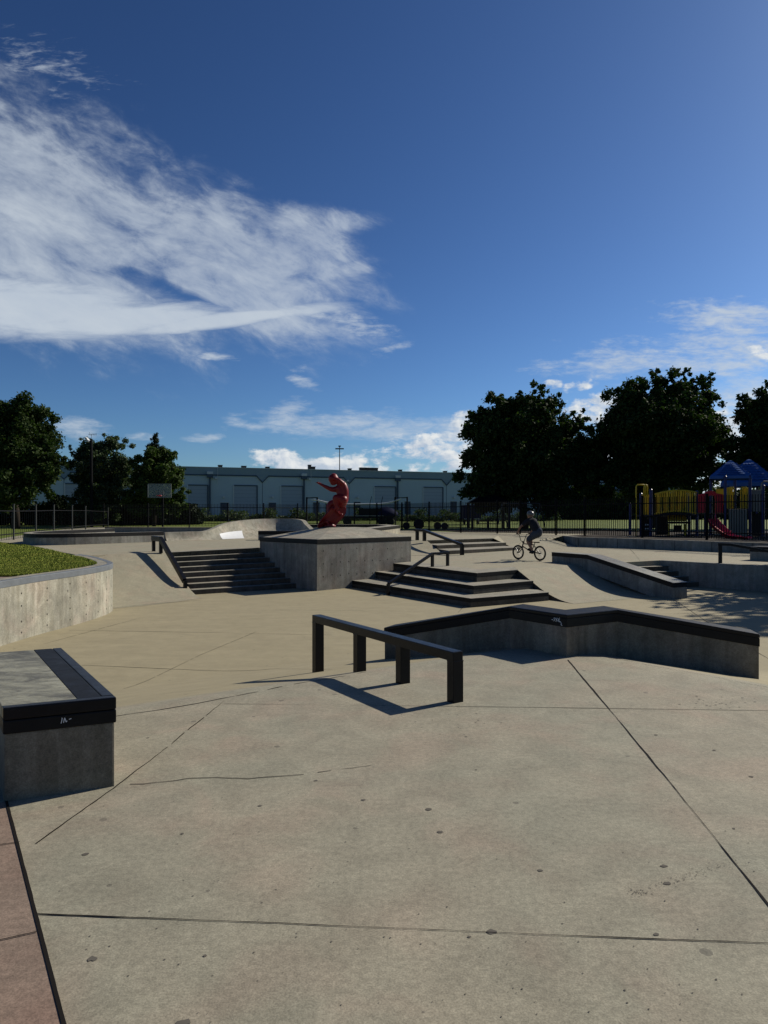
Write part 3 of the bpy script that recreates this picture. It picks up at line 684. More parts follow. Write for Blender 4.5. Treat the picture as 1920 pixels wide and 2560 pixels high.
# sloping ledge on the bank right
A_ = (5.56, 23.5); k_ = (6.26, 21.88); B_ = (7.63, 18.75)
bl_ = ledge('sloping_ledge', 'black-edged ledge sloping down the bank to the right of the rider', [A_, k_, B_], .5, [0, -.05, PIT], [.33, .335, -.235], 'greywall', .13, 'worn')
# box ledge (left foreground)
b0, b1, b3 = Vector((-1.54, 4.06)), Vector((-2.05, 3.835)), Vector((-2.54, 5.57)); b2 = b1 + (b3 - b0)
bx = thing('concrete_box', (b0.x - .3, b0.y + .6, 0), 'chest-like concrete box ledge with thick black edging at the left edge of the foreground', 'skate ledge')
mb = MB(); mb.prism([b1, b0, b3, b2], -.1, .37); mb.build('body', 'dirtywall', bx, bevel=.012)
def ring(a, b, c, d, ins, z0, z1, mi=0):
    m = MB()
    return m
du = (b1 - b0).normalized(); dv = (b3 - b0).normalized()
# coping: front bar, right plate, right edge bar
g = .008
def quadp(s0, s1, t0, t1): return [b0 + du * s0 + dv * t0, b0 + du * s1 + dv * t0, b0 + du * s1 + dv * t1, b0 + du * s0 + dv * t1]
LW = (b1 - b0).length; LL = (b3 - b0).length
mb = MB(); mb.prism([tuple(p) for p in quadp(-g, LW + g, -g, LL + g)], .365, .440); mb.build('edge_plate', 'coping', bx, bevel=.008)
mb = MB(); mb.prism([tuple(p) for p in quadp(-g, LW + g, -g, .055)], .442, .51); mb.build('coping', 'steel', bx, bevel=.008)
mb = MB(); mb.prism([tuple(p) for p in quadp(-g, .055, .057, LL + g)], .442, .51); mb.build('coping', 'steel', bx, bevel=.008)
mb = MB(); mb.prism([tuple(p) for p in quadp(.058, .185, .058, LL + g)], .442, .508); mb.build('coping', 'coping', bx, bevel=.004)
mb = MB(); mb.prism([tuple(p) for p in quadp(.187, LW + g, .058, LL + g)], .442, .506); mb.build('top', 'boxtop', bx, bevel=.003)
# scratched tag marks on the black edges
def scratch(parent, o, u, v, pts, wd=.004):
    m = MB()
    for s_ in pts:
        for (a, b), (c_, d_) in zip(s_, s_[1:]):
            p = Vector(o) + Vector(u) * a + Vector(v) * b; q = Vector(o) + Vector(u) * c_ + Vector(v) * d_
            n = Vector(u).cross(Vector(v)).normalized(); k = (q - p).normalized().cross(n) * wd
            m.face([p - k, q - k, q + k, p + k])
    m.build('scratch_tag', 'whitepaint', parent, fixn=False)
f3 = Vector((b0.x, b0.y, 0)); uu = Vector((-du.x, -du.y, 0)); n_ = Vector((uu.y, -uu.x, 0))
scratch(bx, f3 - uu * (LW * .5) + n_ * .0105 + Vector((0, 0, .395)), uu, (0, 0, 1), [[(0, .0), (.006, .028), (.002, .03)], [(.012, .002), (.018, .03), (.026, .004), (.03, .012)], [(.04, .018), (.052, .022)]], .0022)
# zigzag tag "SYA"-like scratches left of the middle corner
p0 = Vector((2.0, 7.77, 0)); uu = (Vector((2.0, 7.77, 0)) - Vector((1.5, 8.47, 0))).normalized(); n_ = Vector((uu.y, -uu.x, 0))
scratch(ZL, p0 - uu * .17 + n_ * .0105 + Vector((0, 0, .365)), uu, (0, 0, 1),
        [[(-.035, .02), (-.015, .02)], [(.012, .042), (-.005, .04), (.01, .022), (-.006, .006)], [(.02, .045), (.032, .024)], [(.046, .048), (.026, .002)],
         [(.05, .01), (.082, .062), (.075, .05), (.066, .006), (.09, .012), (.105, -.012), (.096, -.022), (.115, -.03)]], .0036)
# U ledge behind the block
UL = [(-5.65, 31.9), (-2.2, 33.4)]
ledge('low_ledge', 'black-topped low ledge peeking over the left edge of the big block', [(-5.65, 31.9), (-2.4, 32.3)], .5, .42, .84, 'greywall', .16, 'coping')
ledge('raised_ledge', 'pale raised ledge with a bend behind the right half of the big block', [(-1.6, 32.0), (-.70, 34.4), (.97, 42.8), (.2, 47.2), (-5.5, 48.0)], .75, .42, [.90, .90, .935, .93, .93], 'wall', .17, 'hip')
# right retaining walls
rw = thing('retaining_wall', (9.0, 23.1, PIT), 'grey retaining wall of the raised platform at right, facing the lower floor', 'retaining wall')
mb = MB(); wall_run(mb, [(8.95, 23.1), (9.7, 22.19), (11.1, 20.5), (16.5, 14.0)], .3, PIT - .15, .083); mb.build('wall', ['greywall'], rw)
mb = MB()
for t in (.22, .5, .85):
    p = Vector((8.95, 23.1, 0)).lerp(Vector((11.8, 19.67, 0)), t); n_ = Vector((-.77, -.64, 0)); d3 = Vector((.64, -.77, 0)) * .008
    p += n_ * .002
    mb.face([p - d3 + Vector((0, 0, PIT)), p + d3 + Vector((0, 0, PIT)), p + d3 + Vector((0, 0, .08)), p - d3 + Vector((0, 0, .08))])
mb.build('joint', 'joint', rw, fixn=False)
pw = thing('retaining_wall', (12, 30, 0), 'long low grey wall in shade below the playground fence', 'retaining wall')
WL = [(9.37, 37.25), (9.25, 34.1), (10.6, 32.6), (12.3, 30.4), (14.3, 27.9), (16.6, 24.9), (18.6, 22.2), (24, 15)]
mb = MB(); wall_run(mb, WL, .3, -.1, [.475, .49, .50, .49, .475, .47, .47, .47]); mb.build('wall', 'greywall', pw)
mb = MB()
WP = [Vector((*p, 0)) for p in WL[1:7]]
for a, b in zip(WP, WP[1:]):
    for t in (.05, .55):
        p = a.lerp(b, t); d3 = (b - a).normalized(); n_ = Vector((d3.y, -d3.x, 0)); p = p + n_ * .002; d3 = d3 * .01
        mb.face([p - d3, p + d3, p + d3 + Vector((0, 0, .46)), p - d3 + Vector((0, 0, .46))])
mb.build('joint', 'joint', pw, fixn=False)
ledge('concrete_box', 'dark-topped block standing on the platform at the right edge below the playground', [(12.06, 23.4), (13.5, 21.9), (14.6, 22.9)], .9, .07, .52, 'greywall', .17, 'coping')
bpy.data.objects['concrete_box.001']['category'] = 'skate block'

# snake-run kerb and quarter pipe at the back left
kerb = [(-9.7, 30.6), (-10.4, 29.7), (-11.2, 28.6), (-11.9, 27.8), (-12.5, 27.35), (-13.1, 27.3), (-13.7, 27.8), (-14.2, 28.8), (-14.6, 30.2), (-14.8, 32.0), (-14.6, 34.0), (-14.1, 37.2)]
kerb = smooth_line(kerb, 3)
ledge('rounded_ledge', 'long low ledge with black coping and rounded left end on the upper deck', list(reversed([(p[0], p[1]) for p in kerb])), -.36, .38, .845, 'greywall', .15, 'hip')
ledge('back_kerb', 'straight dark low kerb at the back of the upper deck before the left fence', [(-17.5, 44.5), (-10.2, 44.0)], .35, .45, .80, 'greywall', .04, 'hip')
qp = thing('quarter_pipe', (-6, 34, .42), 'curved quarter-pipe wall rising behind the eight steps, half lit and half shaded', 'quarter pipe')
Bc = [(-9.45, 30.95), (-8.6, 31.7), (-7.8, 32.3), (-7.0, 33.3), (-6.2, 34.2), (-5.3, 34.7), (-4.5, 34.5), (-3.9, 33.7), (-3.6, 32.6)]
Rc = [(-9.6, 31.15, .79), (-8.7, 31.95, .80), (-8.05, 32.7, .84), (-7.55, 34.4, 1.17), (-6.55, 35.9, 1.33), (-5.4, 36.7, 1.36), (-4.35, 36.3, 1.32), (-3.95, 35.2, 1.10), (-3.45, 33.6, .80)]
Bs = smooth_line(Bc, 4); Rs = smooth_line([Vector(p) for p in Rc], 4)
grid = []
for p, q in zip(Bs, Rs):
    row = []
    for j in range(9):
        s = j / 8; a = s * R(78)
        hz = (1 - math.cos(a)) / (1 - math.cos(R(78))); hx = math.sin(a) / math.sin(R(78))
        row.append((p[0] * (1 - hx) + q[0] * hx, p[1] * (1 - hx) + q[1] * hx, .43 + (q[2] - .43) * hz))
    grid.append(row)
def gridmesh(mb, G):
    i0 = len(mb.v); m_ = len(G[0])
    for r_ in G: mb.v += [tuple(x) for x in r_]
    for i in range(len(G) - 1):
        for j in range(m_ - 1):
            k = i0 + i * m_ + j; mb.f.append((k, k + m_, k + m_ + 1, k + 1)); mb.mi.append(0)
mb = MB(); gridmesh(mb, grid); mb.build('transition', 'wall', qp, smooth=True, fixn=False)
mb = MB(); pts = [(q[0], q[1]) for q in Rs]; wall_run(mb, pts, .22, .3, [q[2] + .01 for q in Rs]); mb.build('rim', 'hip', qp, bevel=.01)
mb = MB()
def patch_on(i0_, i1_, j0_, j1_):
    G = []
    for i in range(i0_, i1_ + 1):
        G.append([Vector(grid[i][j]) + Vector((.004, -.008, .003)) for j in range(j0_, j1_ + 1)])
    gridmesh(mb, G)
patch_on(10, 14, 1, 5); patch_on(17, 28, 1, 4)
mb.build('paint_patch', 'whitepaint', qp, fixn=False)
BV = bvh_of([pav, deck, mdeck, slab_r, bankL, bankR, bankB])

# ------------------------------------------------------------------ joints, cracks, stains on the slab
def ray(px, py):
    d = Vector(((px - CX) / F, 1, -(py - HZ) / F)).normalized(); h = BV.ray_cast(Vector((0, 0, H)), d)
    return h[0]
def ground(x, y):
    h = BV.ray_cast(Vector((x, y, 3)), Vector((0, 0, -1))); return h[0].z if h[0] else 0.0
def joint(pts, wd_, jit=.15, rag=0.0, name='joint', straight=True, gap=0.0):
    wd = wd_ * .92
    P = [ray(*p) for p in pts]; P = [p for p in P if p is not None]
    m = MB(); L = []
    for a, b in zip(P, P[1:]):
        n = max(2, int((b - a).length / .06))
        for k in range(n): L.append(a.lerp(b, k / n))
    L.append(P[-1]); prev = None; w_ = 1.0
    drift = 0
    for k, p in enumerate(L):
        q = L[min(k + 1, len(L) - 1)] - L[max(k - 1, 0)]; nn = Vector((-q.y, q.x, 0)).normalized()
        drift = drift * .85 + random.uniform(-1, 1) * rag
        w_ = max(.25, min(1.7, w_ + random.uniform(-jit, jit)))
        c_ = p + nn * drift; z = ground(c_.x, c_.y) + .003
        cur = (Vector((*(c_ - nn * wd * w_).xy, z)), Vector((*(c_ + nn * wd * w_).xy, z)))
        if prev and random.random() > gap: m.face([prev[0], prev[1], cur[1], cur[0]])
        prev = cur
    if m.f: m.build(name, 'joint', pav, fixn=False)
joint([(93, 2286), (700, 2309), (1000, 2322), (1500, 2344), (1990, 2361)], .0042, .3, .0012)
joint([(1420, 1650), (1660, 1938), (1960, 2310)], .0048, .3, .0015)
joint([(560, 1760), (960, 1764), (1920, 1777)], .0030, .2, .001)
joint([(1480, 1636), (1920, 1719)], .0028, .2, .001)
joint([(90, 2110), (286, 1972), (420, 1868), (575, 1743)], .0030, .45, .004, gap=.15)
joint([(290, 1962), (360, 1962), (420, 1955), (470, 1947), (545, 1945), (620, 1948), (690, 1942), (760, 1937), (830, 1928), (930, 1916)], .0022, .5, .006, 'crack', gap=.1)
joint([(930, 1916), (1000, 1905), (1080, 1893), (1190, 1885)], .0012, .5, .006, 'crack', gap=.35)
joint([(283, 1792), (400, 1775), (500, 1758), (570, 1744), (640, 1731), (740, 1710), (954, 1675)], .0038, .3, .002)
joint([(173, 1576), (500, 1581), (830, 1588)], .004, .2); joint([(205, 1663), (690, 1672), (830, 1674)], .004, .2)
joint([(700, 1525), (1100, 1530), (1290, 1530)], .004, .2)
joint([(110, 1610), (240, 1575), (350, 1545)], .003, .2, gap=.1)
joint([(309, 1722), (500, 1638), (640, 1580)], .003, .2, gap=.1)
joint([(277, 1520), (400, 1508), (500, 1501)], .005, .2)
joint([(1686, 1500), (1777, 1561), (1850, 1614)], .005, .2)
joint([(1500, 1548), (1777, 1561)], .004, .2); joint([(1895, 1632), (1935, 1655)], .005, .2)
joint([(1385, 1371), (1480, 1373), (1700, 1383), (1860, 1390)], .007, .2); joint([(1575, 1372), (1600, 1402)], .006, .2)
joint([(1250, 1428), (1300, 1424)], .004, .3); joint([(1145, 1532), (1165, 1510)], .004, .3)
joint([(700, 1335.5), (1000, 1336.5)], .01, .1); joint([(230, 1383), (400, 1381)], .006, .1)
joint([(1030, 1338.5), (1340, 1341)], .012, .1)
# stains: gum spots, drips, scuffs
m = MB(); st = [(214, 2136, .017), (230, 2398, .018), (908, 2000, .014), (1660, 2166, .016), (1668, 2209, .018), (1350, 2177, .013), (458, 2558, .022), (455, 2085, .01), (370, 1845, .012), (1072, 2024, .02), (1165, 1842, .010),
      (1640, 1838, .014), (1878, 1942, .014), (1785, 1876, .012), (1100, 2080, .016), (650, 2015, .012), (1230, 2330, .02), (1641, 2337, .012), (1173, 2343, .008), (512, 2300 + 90, .008), (1835, 2072, .008), (790, 1952, .012), (1190, 1925, .008)]
random.seed(3)
for _ in range(240):
    st.append((random.uniform(100, 1920), random.uniform(1790, 2560), random.uniform(.0015, .0045)))
for _ in range(26): st.append((random.gauss(1130, 90), random.gauss(1810, 22), random.uniform(.003, .008)))
for _ in range(34): st.append((random.gauss(1800, 50), random.gauss(1757, 8), random.uniform(.003, .012)))
for _ in range(110):
    t = random.random(); st.append((1625 + t * 200 + random.gauss(0, 10), 2222 - t * 66 + random.gauss(0, 8), random.uniform(.001, .0032)))
for _ in range(45): st.append((1600 + random.gauss(0, 22), 2232 + random.gauss(0, 5), random.uniform(.001, .004)))
for (px, py, r_) in st:
    p = ray(px, py)
    if p is None or p.z < -.1: continue
    a0 = random.random() * 6; n = 11
    m.face([(p.x + r_ * random.uniform(.7, 1.15) * math.cos(a0 + k * 6.283 / n), p.y + r_ * random.uniform(.5, 1.0) * math.sin(a0 + k * 6.283 / n), ground(p.x, p.y) + .002) for k in range(n)])
tag(m.build('stains', 'stain', pav, fixn=False), kind='stuff')
# red strip at the lower left with its open gap
e0 = at(15, 2010, 0); e1 = at(155, 2560, 0); dd = (e1 - e0).normalized(); e1 = e0 + dd * 9
nn = Vector((dd.y, -dd.x, 0))
if nn.x > 0: nn = -nn
e0b = e0 - dd * .02
rp = poly_surface('walkway', [tuple(e0b), tuple(e1), tuple(e1 + nn * 2.2), tuple(e0b + nn * 2.2)], 'red', .1)
for v in rp.data.vertices: v.co.z += .006
setting('walkway', rp)
m = MB(); n = 60; prev = None
for k in range(n + 1):
    p = e0b.lerp(e0b + dd * 3.2, k / n); w1 = .010 + random.uniform(-.0008, .001); cur = (p - nn * w1 + Vector((0, 0, .009)), p + nn * (w1 * .3) + Vector((0, 0, .009)))
    if prev: m.face([prev[0], prev[1], cur[1], cur[0]])
    prev = cur
m.build('expansion_gap', 'joint', rp, fixn=False)
for (a, b) in (((-40, 2358), (94, 2328)), ((-40, 2116), (50, 2104))):
    a = at(*a, .01); b = at(*b, .01); m = MB(); k = Vector((0, .003, 0)); m.face([a - k, b - k, b + k, a + k]); m.build('joint', 'joint', rp, fixn=False)

# ------------------------------------------------------------------ fences
def fence(name, label, pts, H_=1.98, mat='fence', rails=(.32, 1.63), pick=1.92, step=.125, psz=.024, post=.09, xtra=None):
    """pts: (x, y, z) of posts"""
    t_ = thing(name, pts[0], label, 'fence')
    for p in pts:
        m = MB(); m.box((p[0], p[1], p[2] + H_ / 2 - .05), (post, post, H_ + .1)); m.box((p[0], p[1], p[2] + H_ + .01), (post + .03, post + .03, .03)); m.build('post', mat, t_)
    for a, b in zip(pts, pts[1:]):
        a = Vector(a); b = Vector(b); m = MB(); L = (b - a).length
        for rz in rails: m.beam(a + Vector((0, 0, rz)), b + Vector((0, 0, rz)), .04, .045)
        n = max(2, int(L / step)); an = math.atan2(b.y - a.y, b.x - a.x)
        for k in range(1, n):
            p = a.lerp(b, k / n); m.box((p.x, p.y, p.z + (pick + .06) / 2), (psz, psz, pick - .06), an)
        m.build('picket_panel', 'fence', t_, fixn=False)
    return t_
def fp(px, d, z): return ((px - CX) * d / F, d, z)
back = [fp(259, 58.6, .50), fp(370, 58.8, .56), fp(473, 58.6, .56), fp(570, 58.2, .56), fp(659, 57.2, .52), fp(744, 60, .54), fp(815, 59, .53), fp(886, 56, .50), fp(942, 53.4, .47), fp(1004.7, 50.2, .45), fp(1073, 47.2, .45), fp(1152, 44.8, .45),
        fp(1243, 42.6, .45), fp(1300, 41.5, .455), fp(1390, 38.8, .46), fp(1462, 36.8, .48), fp(1606, 33.9, .48), fp(1767, 30.9, .48), fp(1960, 27.6, .48), fp(2250, 23.5, .48)]
fence('picket_fence', 'tall black steel picket fence running along the back of the skatepark', back)
left = [(-15.6, 26.5, .42), (-16.9, 32.4, .42), (-17.75, 36.2, .45), (-18.6, 40, .5), (-19.5, 44.4, .52), (-20.6, 49, .55), (-22.5, 57.9, .52)]
fence('picket_fence', 'lower grey pipe-railed fence at the far left beside the lawn', left, 1.62, 'galv', (.28, 1.32), 1.24, .34, .014, .06)

# ------------------------------------------------------------------ playground ground
PG = [(9.7, 37.4), (9.6, 34.2), (10.85, 32.8), (12.55, 30.6), (14.55, 28.1), (16.85, 25.1), (18.9, 22.4), (24.3, 15.2), (60, 15), (60, 47), (16, 49), (5.2, 53), (3.2, 52), (5.0, 46.0), (9.1, 43.8), (12.6, 41.6)]
setting('playground_surface', poly_surface('playground_surface', [(x, y, .476) for x, y in PG], 'mulch', .3))

# ------------------------------------------------------------------ building
KB = .368; cB = 1 / math.sqrt(1 + KB * KB); uB = Vector((cB, KB * cB, 0)); nB_ = Vector((KB * cB, -cB, 0)); OB = Vector((-37.4, 84.4, 0))
def bp(px, py):
    u = (px - CX) / F; Y = (84.4 + 37.4 * KB) / (1 - KB * u); X = u * Y; return ((Vector((X, Y, 0)) - OB).dot(uB), H - (py - HZ) * Y / F)
bd = thing('warehouse', OB + uB * 25, 'long low blue-grey warehouse with dock doors across the background', 'warehouse')
ROOF = bp(850, 1176)[1]
def bbox(m, s0, s1, z0, z1, out, depth, mi=0):
    a = OB + uB * s0 + nB_ * out; b = OB + uB * s1 + nB_ * out; c_ = b - nB_ * depth; d = a - nB_ * depth
    m.prism([a, b, c_, d], z0, z1, mi)
S0, S1 = -30, 92
def roofz(s): return ROOF
PB = ROOF - .95
m = MB(); bbox(m, S0, S1, 0, PB, 0, 60); m.build('wall', 'bwall', bd)
m = MB(); bbox(m, S0, S1, PB + .002, ROOF, .04, 60.1); m.build('parapet', 'bpar', bd)
m = MB(); bbox(m, S0, S1, ROOF, ROOF + .07, .1, 1.0); m.build('coping', 'white', bd)
# trim band with V notches
vs = [bp(x, 1190)[0] for x in (656, 872.6, 1116)]
dv_ = vs[1] - vs[0]; vs = [vs[0] - dv_ * 2, vs[0] - dv_] + vs + [vs[2] + dv_ , vs[2] + 2 * dv_]
for v in vs:
    m = MB(); zt = PB; a = OB + uB * (v - .8) + nB_ * .06; b = OB + uB * (v + .8) + nB_ * .06; cc = OB + uB * v + nB_ * .06
    tri = [a + Vector((0, 0, zt)), cc + Vector((0, 0, zt - .85)), b + Vector((0, 0, zt))]
    m.solid([p - nB_ * .055 for p in tri], tri); m.build('gusset', 'bpar', bd)
    m = MB(); m.beam(tri[0], tri[1], .10, .16, up=nB_); m.beam(tri[1], tri[2], .10, .16, up=nB_); m.build('trim', 'bline', bd)
    m = MB(); bbox(m, v - .03, v + .03, .5, PB - .9, .012, .01); m.build('panel_joint', 'bline', bd)
seg = [S0] + [x for v in vs for x in (v - .8, v + .8)] + [S1]
for a, b in zip(seg[0::2], seg[1::2]):
    m = MB(); bbox(m, a, b, PB - .09, PB + .07, .09, .08); m.build('trim', 'bline', bd)
for (x0, x1, y) in ((163, 212, 1210), (470, 518, 1213.5), (585, 641.5, 1214.5), (703, 756, 1216), (829, 0, 1216), (936, 988, 1217.5), (1058, 1106, 1219), (1190, 1236, 1220), (20, 68, 1208), (310, 362, 1211)):
    if not x1: continue
    s0, z = bp(x0, y); s1, _ = bp(x1, y)
    m = MB(); bbox(m, s0, s1, .4, z, .01, .005); dr = m.build('dock_door', 'rollup', bd)
    m = MB(); bbox(m, s0 - .12, s0, .4, z + .1, .07, .06); m.build('door_frame', 'white', dr)
    m = MB(); bbox(m, s1, s1 + .14, .4, z + .1, .09, .08); bbox(m, s0, s1, z, z + .12, .09, .08); m.build('door_frame', 'bline', dr)
for (x0, x1, y) in ((551, 571, 1256.5), (672, 690, 1256.5), (783, 799, 1256), (885, 901, 1254.5), (1011.5, 1026, 1253.5), (1126, 1142, 1253.5), (440, 458, 1257)):
    s0, z = bp(x0, y); s1, _ = bp(x1, y); m = MB(); bbox(m, s0, s1, .4, z, .03, .025); dr = m.build('door', 'bdoor', bd)
    m = MB(); bbox(m, s0 - .08, s1 + .08, z, z + .08, .08, .07); m.build('door_head', 'white', dr)
for x in (524.6, 759.6, 993.5, 1235, 290):
    s, z = bp(x, 1185); m = MB(); bbox(m, s - .09, s + .09, .4, PB - .2, .2, .19); dn = m.build('downspout', 'bline', bd)
    m = MB(); bbox(m, s - .38, s + .38, PB - .35, PB + .1, .35, .33); m.build('rain_head', 'bline', dn)
    m = MB(); bbox(m, s - .36, s + .36, PB + .1, PB + .42, .36, .33); m.build('scupper', 'white', dn)
for (x, y) in ((559, 1243), (681, 1243), (894, 1244), (1134, 1244), (539, 1196), (773, 1198), (868, 1202)):
    s, z = bp(x, y); m = MB(); bbox(m, s - .13, s + .13, z - .1, z + .12, .35, .33); m.build('wall_lamp', 'white', bd)
for (x, h, wd) in ((555, .5, .5), (615, .45, .6), (675, .4, .5), (782, .9, .35), (790, .6, .6), (884, .45, .4), (1012, .45, .4), (1126, .4, .4), (932, .65, 2.6)):
    s, z = bp(x, 1170); m = MB(); bbox(m, s - wd / 2, s + wd / 2, ROOF, ROOF + h * .8, -1.5, .6); bbox(m, s - wd / 2 - .05, s + wd / 2 + .05, ROOF + h * .8, ROOF + h * .8 + .06, -1.45, .7); m.build('roof_vent', 'galv', bd)
for x in (544, 777):
    s, z = bp(x, 1170); m = MB(); bbox(m, s - .02, s + .02, 5.5, ROOF + .1, .12, .04); m.build('conduit', 'white', bd)
ms = thing('floodlight_mast', dist(849, 1290, 150), 'thin tall mast with small crosshead rising behind the warehouse roof', 'mast')
m = MB(); p = dist(849, 1290, 150); tp = dist(849, 1116, 150); m.tube([(p.x, p.y, 0), tp], [.13, .08], 8); m.build('pole', 'galv', ms)
m = MB(); m.beam(tp + Vector((-.9, 0, -.5)), tp + Vector((.9, 0, -.5)), .2, .25); m.box(tp + Vector((0, 0, .05)), (.5, .3, .25)); m.build('crosshead', 'galv', ms)

# ------------------------------------------------------------------ trees
def tree(name, label, blobs, trunk, mat, n=26000, leaf=.2, sub=46, seed=1, group=None, lobe=(.16, .30), cat='tree', needles=False, fill=.32):
    """blobs: (px, py, rx_px, ry_px, depth) big ellipsoids of the crown; trunk: (px, d, zbase, radius)"""
    n = int(n * 2.3); leaf *= .66
    rnd = np.random.RandomState(seed)
    px, d, zb, tr = trunk; base = Vector(((px - CX) * d / F, d, zb))
    t_ = thing(name, base, label, cat, group)
    E_ = []
    for (bx_, by_, rx, ry, dd_) in blobs:
        c_ = dist(bx_, by_, dd_); E_.append((np.array(c_), rx * dd_ / F, min(rx, ry * 1.1) * dd_ / F, ry * dd_ / F))
    vol = np.array([a * b * c_ for _, a, b, c_ in E_]); pr = vol / vol.sum()
    cl = []
    for i, (c_, a, b, cc) in enumerate(E_):
        k = max(12, int(sub * pr[i] ** .8))
        for _ in range(k):
            v = rnd.normal(size=3); v /= np.linalg.norm(v); r_ = rnd.uniform(.72, 1.02)
            pos = c_ + v * np.array([a, b, cc]) * r_; cl.append((pos, rnd.uniform(*lobe) * (a + cc) * .5, .0))
        for _ in range(int(k * fill) + 2):
            v = rnd.normal(size=3); v /= np.linalg.norm(v); r_ = rnd.uniform(0, .65)
            cl.append((c_ + v * np.array([a, b, cc]) * r_, rnd.uniform(lobe[1], lobe[1] * 1.5) * (a + cc) * .5, 1.0))
    rad = np.array([c_[1] for c_ in cl]); pp = rad ** 2 / np.sum(rad ** 2); idx = rnd.choice(len(cl), size=n, p=pp)
    P = np.array([c_[0] for c_ in cl])[idx]; rr = rad[idx]
    v = rnd.normal(size=(n, 3)); v /= np.linalg.norm(v, axis=1)[:, None]
    r_ = rr * (rnd.uniform(0, 1, n) ** .4) * (1 + .22 * rnd.normal(size=n).clip(-1, 2)); P = P + v * r_[:, None] * np.array([1, 1, .85])
    nor = v * .5 + rnd.normal(size=(n, 3)) * .7 + np.array([0, 0, .5]); nor /= np.linalg.norm(nor, axis=1)[:, None]
    t1 = np.cross(nor, rnd.normal(size=(n, 3))); t1 /= np.linalg.norm(t1, axis=1)[:, None]; t2 = np.cross(nor, t1)
    sz = leaf * rnd.uniform(.6, 1.35, n)[:, None]; as_ = .28 if needles else .6
    V_ = np.empty((n, 4, 3)); V_[:, 0] = P - t1 * sz; V_[:, 1] = P + t2 * sz * as_; V_[:, 2] = P + t1 * sz + nor * sz * .15; V_[:, 3] = P - t2 * sz * as_ + nor * sz * .1
    me = bpy.data.meshes.new('crown'); me.vertices.add(n * 4); me.vertices.foreach_set('co', V_.reshape(-1)); me.loops.add(n * 4); me.loops.foreach_set('vertex_index', np.arange(n * 4))
    me.polygons.add(n); me.polygons.foreach_set('loop_start', np.arange(0, n * 4, 4)); me.update(); me.validate(); me.materials.append(M[mat])
    o = bpy.data.objects.new('crown', me); COL.objects.link(o); o.parent = t_; o.matrix_parent_inverse = t_.matrix_world.inverted()
    m = MB(); c0 = Vector(E_[0][0]); topz = c0.z
    fork = Vector((base.x * .8 + c0.x * .2, base.y, zb + max(1.2, (topz - zb) * .42)))
    m.tube([base - Vector((0, 0, .2)), base.lerp(fork, .5) + Vector((.05, 0, 0)), fork], [tr * 1.25, tr, tr * .85], 9)
    for k in range(10):
        tgt = Vector(cl[rnd.randint(len(cl))][0]); mid = fork.lerp(tgt, .5) + Vector((0, 0, .3)); m.tube([fork, mid, tgt], [tr * .5, tr * .28, tr * .08], 6)
    m.build('trunk', 'bark', t_, smooth=True)
    return t_
tree('shade_tree', 'large dark leafy tree at the far left edge, tallest on the left side',
     [(20, 1120, 105, 110, 60), (70, 1040, 72, 52, 60), (100, 1170, 55, 75, 59), (10, 1030, 70, 40, 61), (130, 1165, 45, 35, 59), (20, 1215, 100, 60, 58)], (40, 60, .4, .3), 'leaf1', 34000, .21, 110, 1)
tree('birch_tree', 'loose grey-green tree behind the light pole', [(250, 1180, 75, 75, 68), (205, 1130, 35, 34, 67), (270, 1120, 55, 36, 68), (250, 1245, 85, 55, 66), (310, 1160, 38, 60, 67)], (255, 67, .5, .16), 'leaf2', 26000, .17, 120, 2, lobe=(.12, .24))
tree('leafy_tree', 'mid-green tree beside the basketball backboard', [(385, 1180, 62, 62, 66), (420, 1210, 48, 50, 65), (370, 1250, 60, 50, 65), (440, 1245, 35, 45, 65), (400, 1150, 40, 35, 66)], (385, 66, .5, .15), 'leaf3', 24000, .18, 110, 3, lobe=(.12, .24))
tree('conifer_tree', 'dark pointed conifer peeking above the mid-green tree', [(388, 1100, 11, 20, 76), (388, 1130, 26, 26, 76), (390, 1160, 42, 32, 76), (390, 1210, 55, 45, 76)], (389, 76, .6, .2), 'needle', 14000, .2, 60, 4, needles=True, lobe=(.2, .35))
tree('shade_tree', 'broad dark tree right of the warehouse, seen above the rider', [(1300, 1120, 125, 110, 60), (1240, 1090, 80, 85, 60), (1350, 1060, 75, 65, 60), (1265, 1012, 48, 52, 60), (1325, 1005, 42, 52, 60), (1210, 1190, 75, 75, 59), (1400, 1110, 60, 65, 60), (1330, 1210, 120, 60, 59), (1250, 1040, 40, 70, 60), (1375, 1015, 36, 50, 60), (1195, 1050, 35, 35, 60), (1440, 1130, 60, 75, 60), (1290, 1240, 110, 40, 59), (1430, 1075, 40, 40, 60), (1450, 1060, 30, 40, 60), (1225, 1250, 80, 42, 59), (1370, 1255, 95, 38, 59), (1470, 1215, 60, 60, 59)], (1310, 60, .46, .34), 'leaf1', 52000, .23, 260, 5, lobe=(.12, .24))
tree('shade_tree', 'tallest dark tree right of centre, rising behind the yellow bridge', [(1650, 1090, 150, 115, 60), (1590, 1010, 80, 70, 60), (1700, 990, 85, 60, 60), (1760, 1040, 60, 75, 60), (1640, 960, 50, 32, 60), (1740, 950, 45, 30, 60), (1560, 1110, 75, 90, 60), (1720, 1160, 95, 80, 59), (1600, 1200, 120, 60, 59), (1500, 1150, 60, 90, 61), (1460, 1190, 55, 80, 61)], (1640, 60, .46, .36), 'leaf1', 54000, .23, 240, 6, lobe=(.12, .24))
tree('shade_tree', 'dark tree cut by the right edge of the picture behind the blue roofs', [(1930, 1080, 90, 95, 56), (1900, 1030, 50, 60, 56), (1960, 1000, 80, 70, 56), (1880, 1150, 90, 60, 56), (1980, 1150, 110, 80, 56), (1850, 1170, 45, 35, 57)], (1950, 56, .46, .32), 'leaf1', 34000, .21, 120, 7, lobe=(.14, .26))
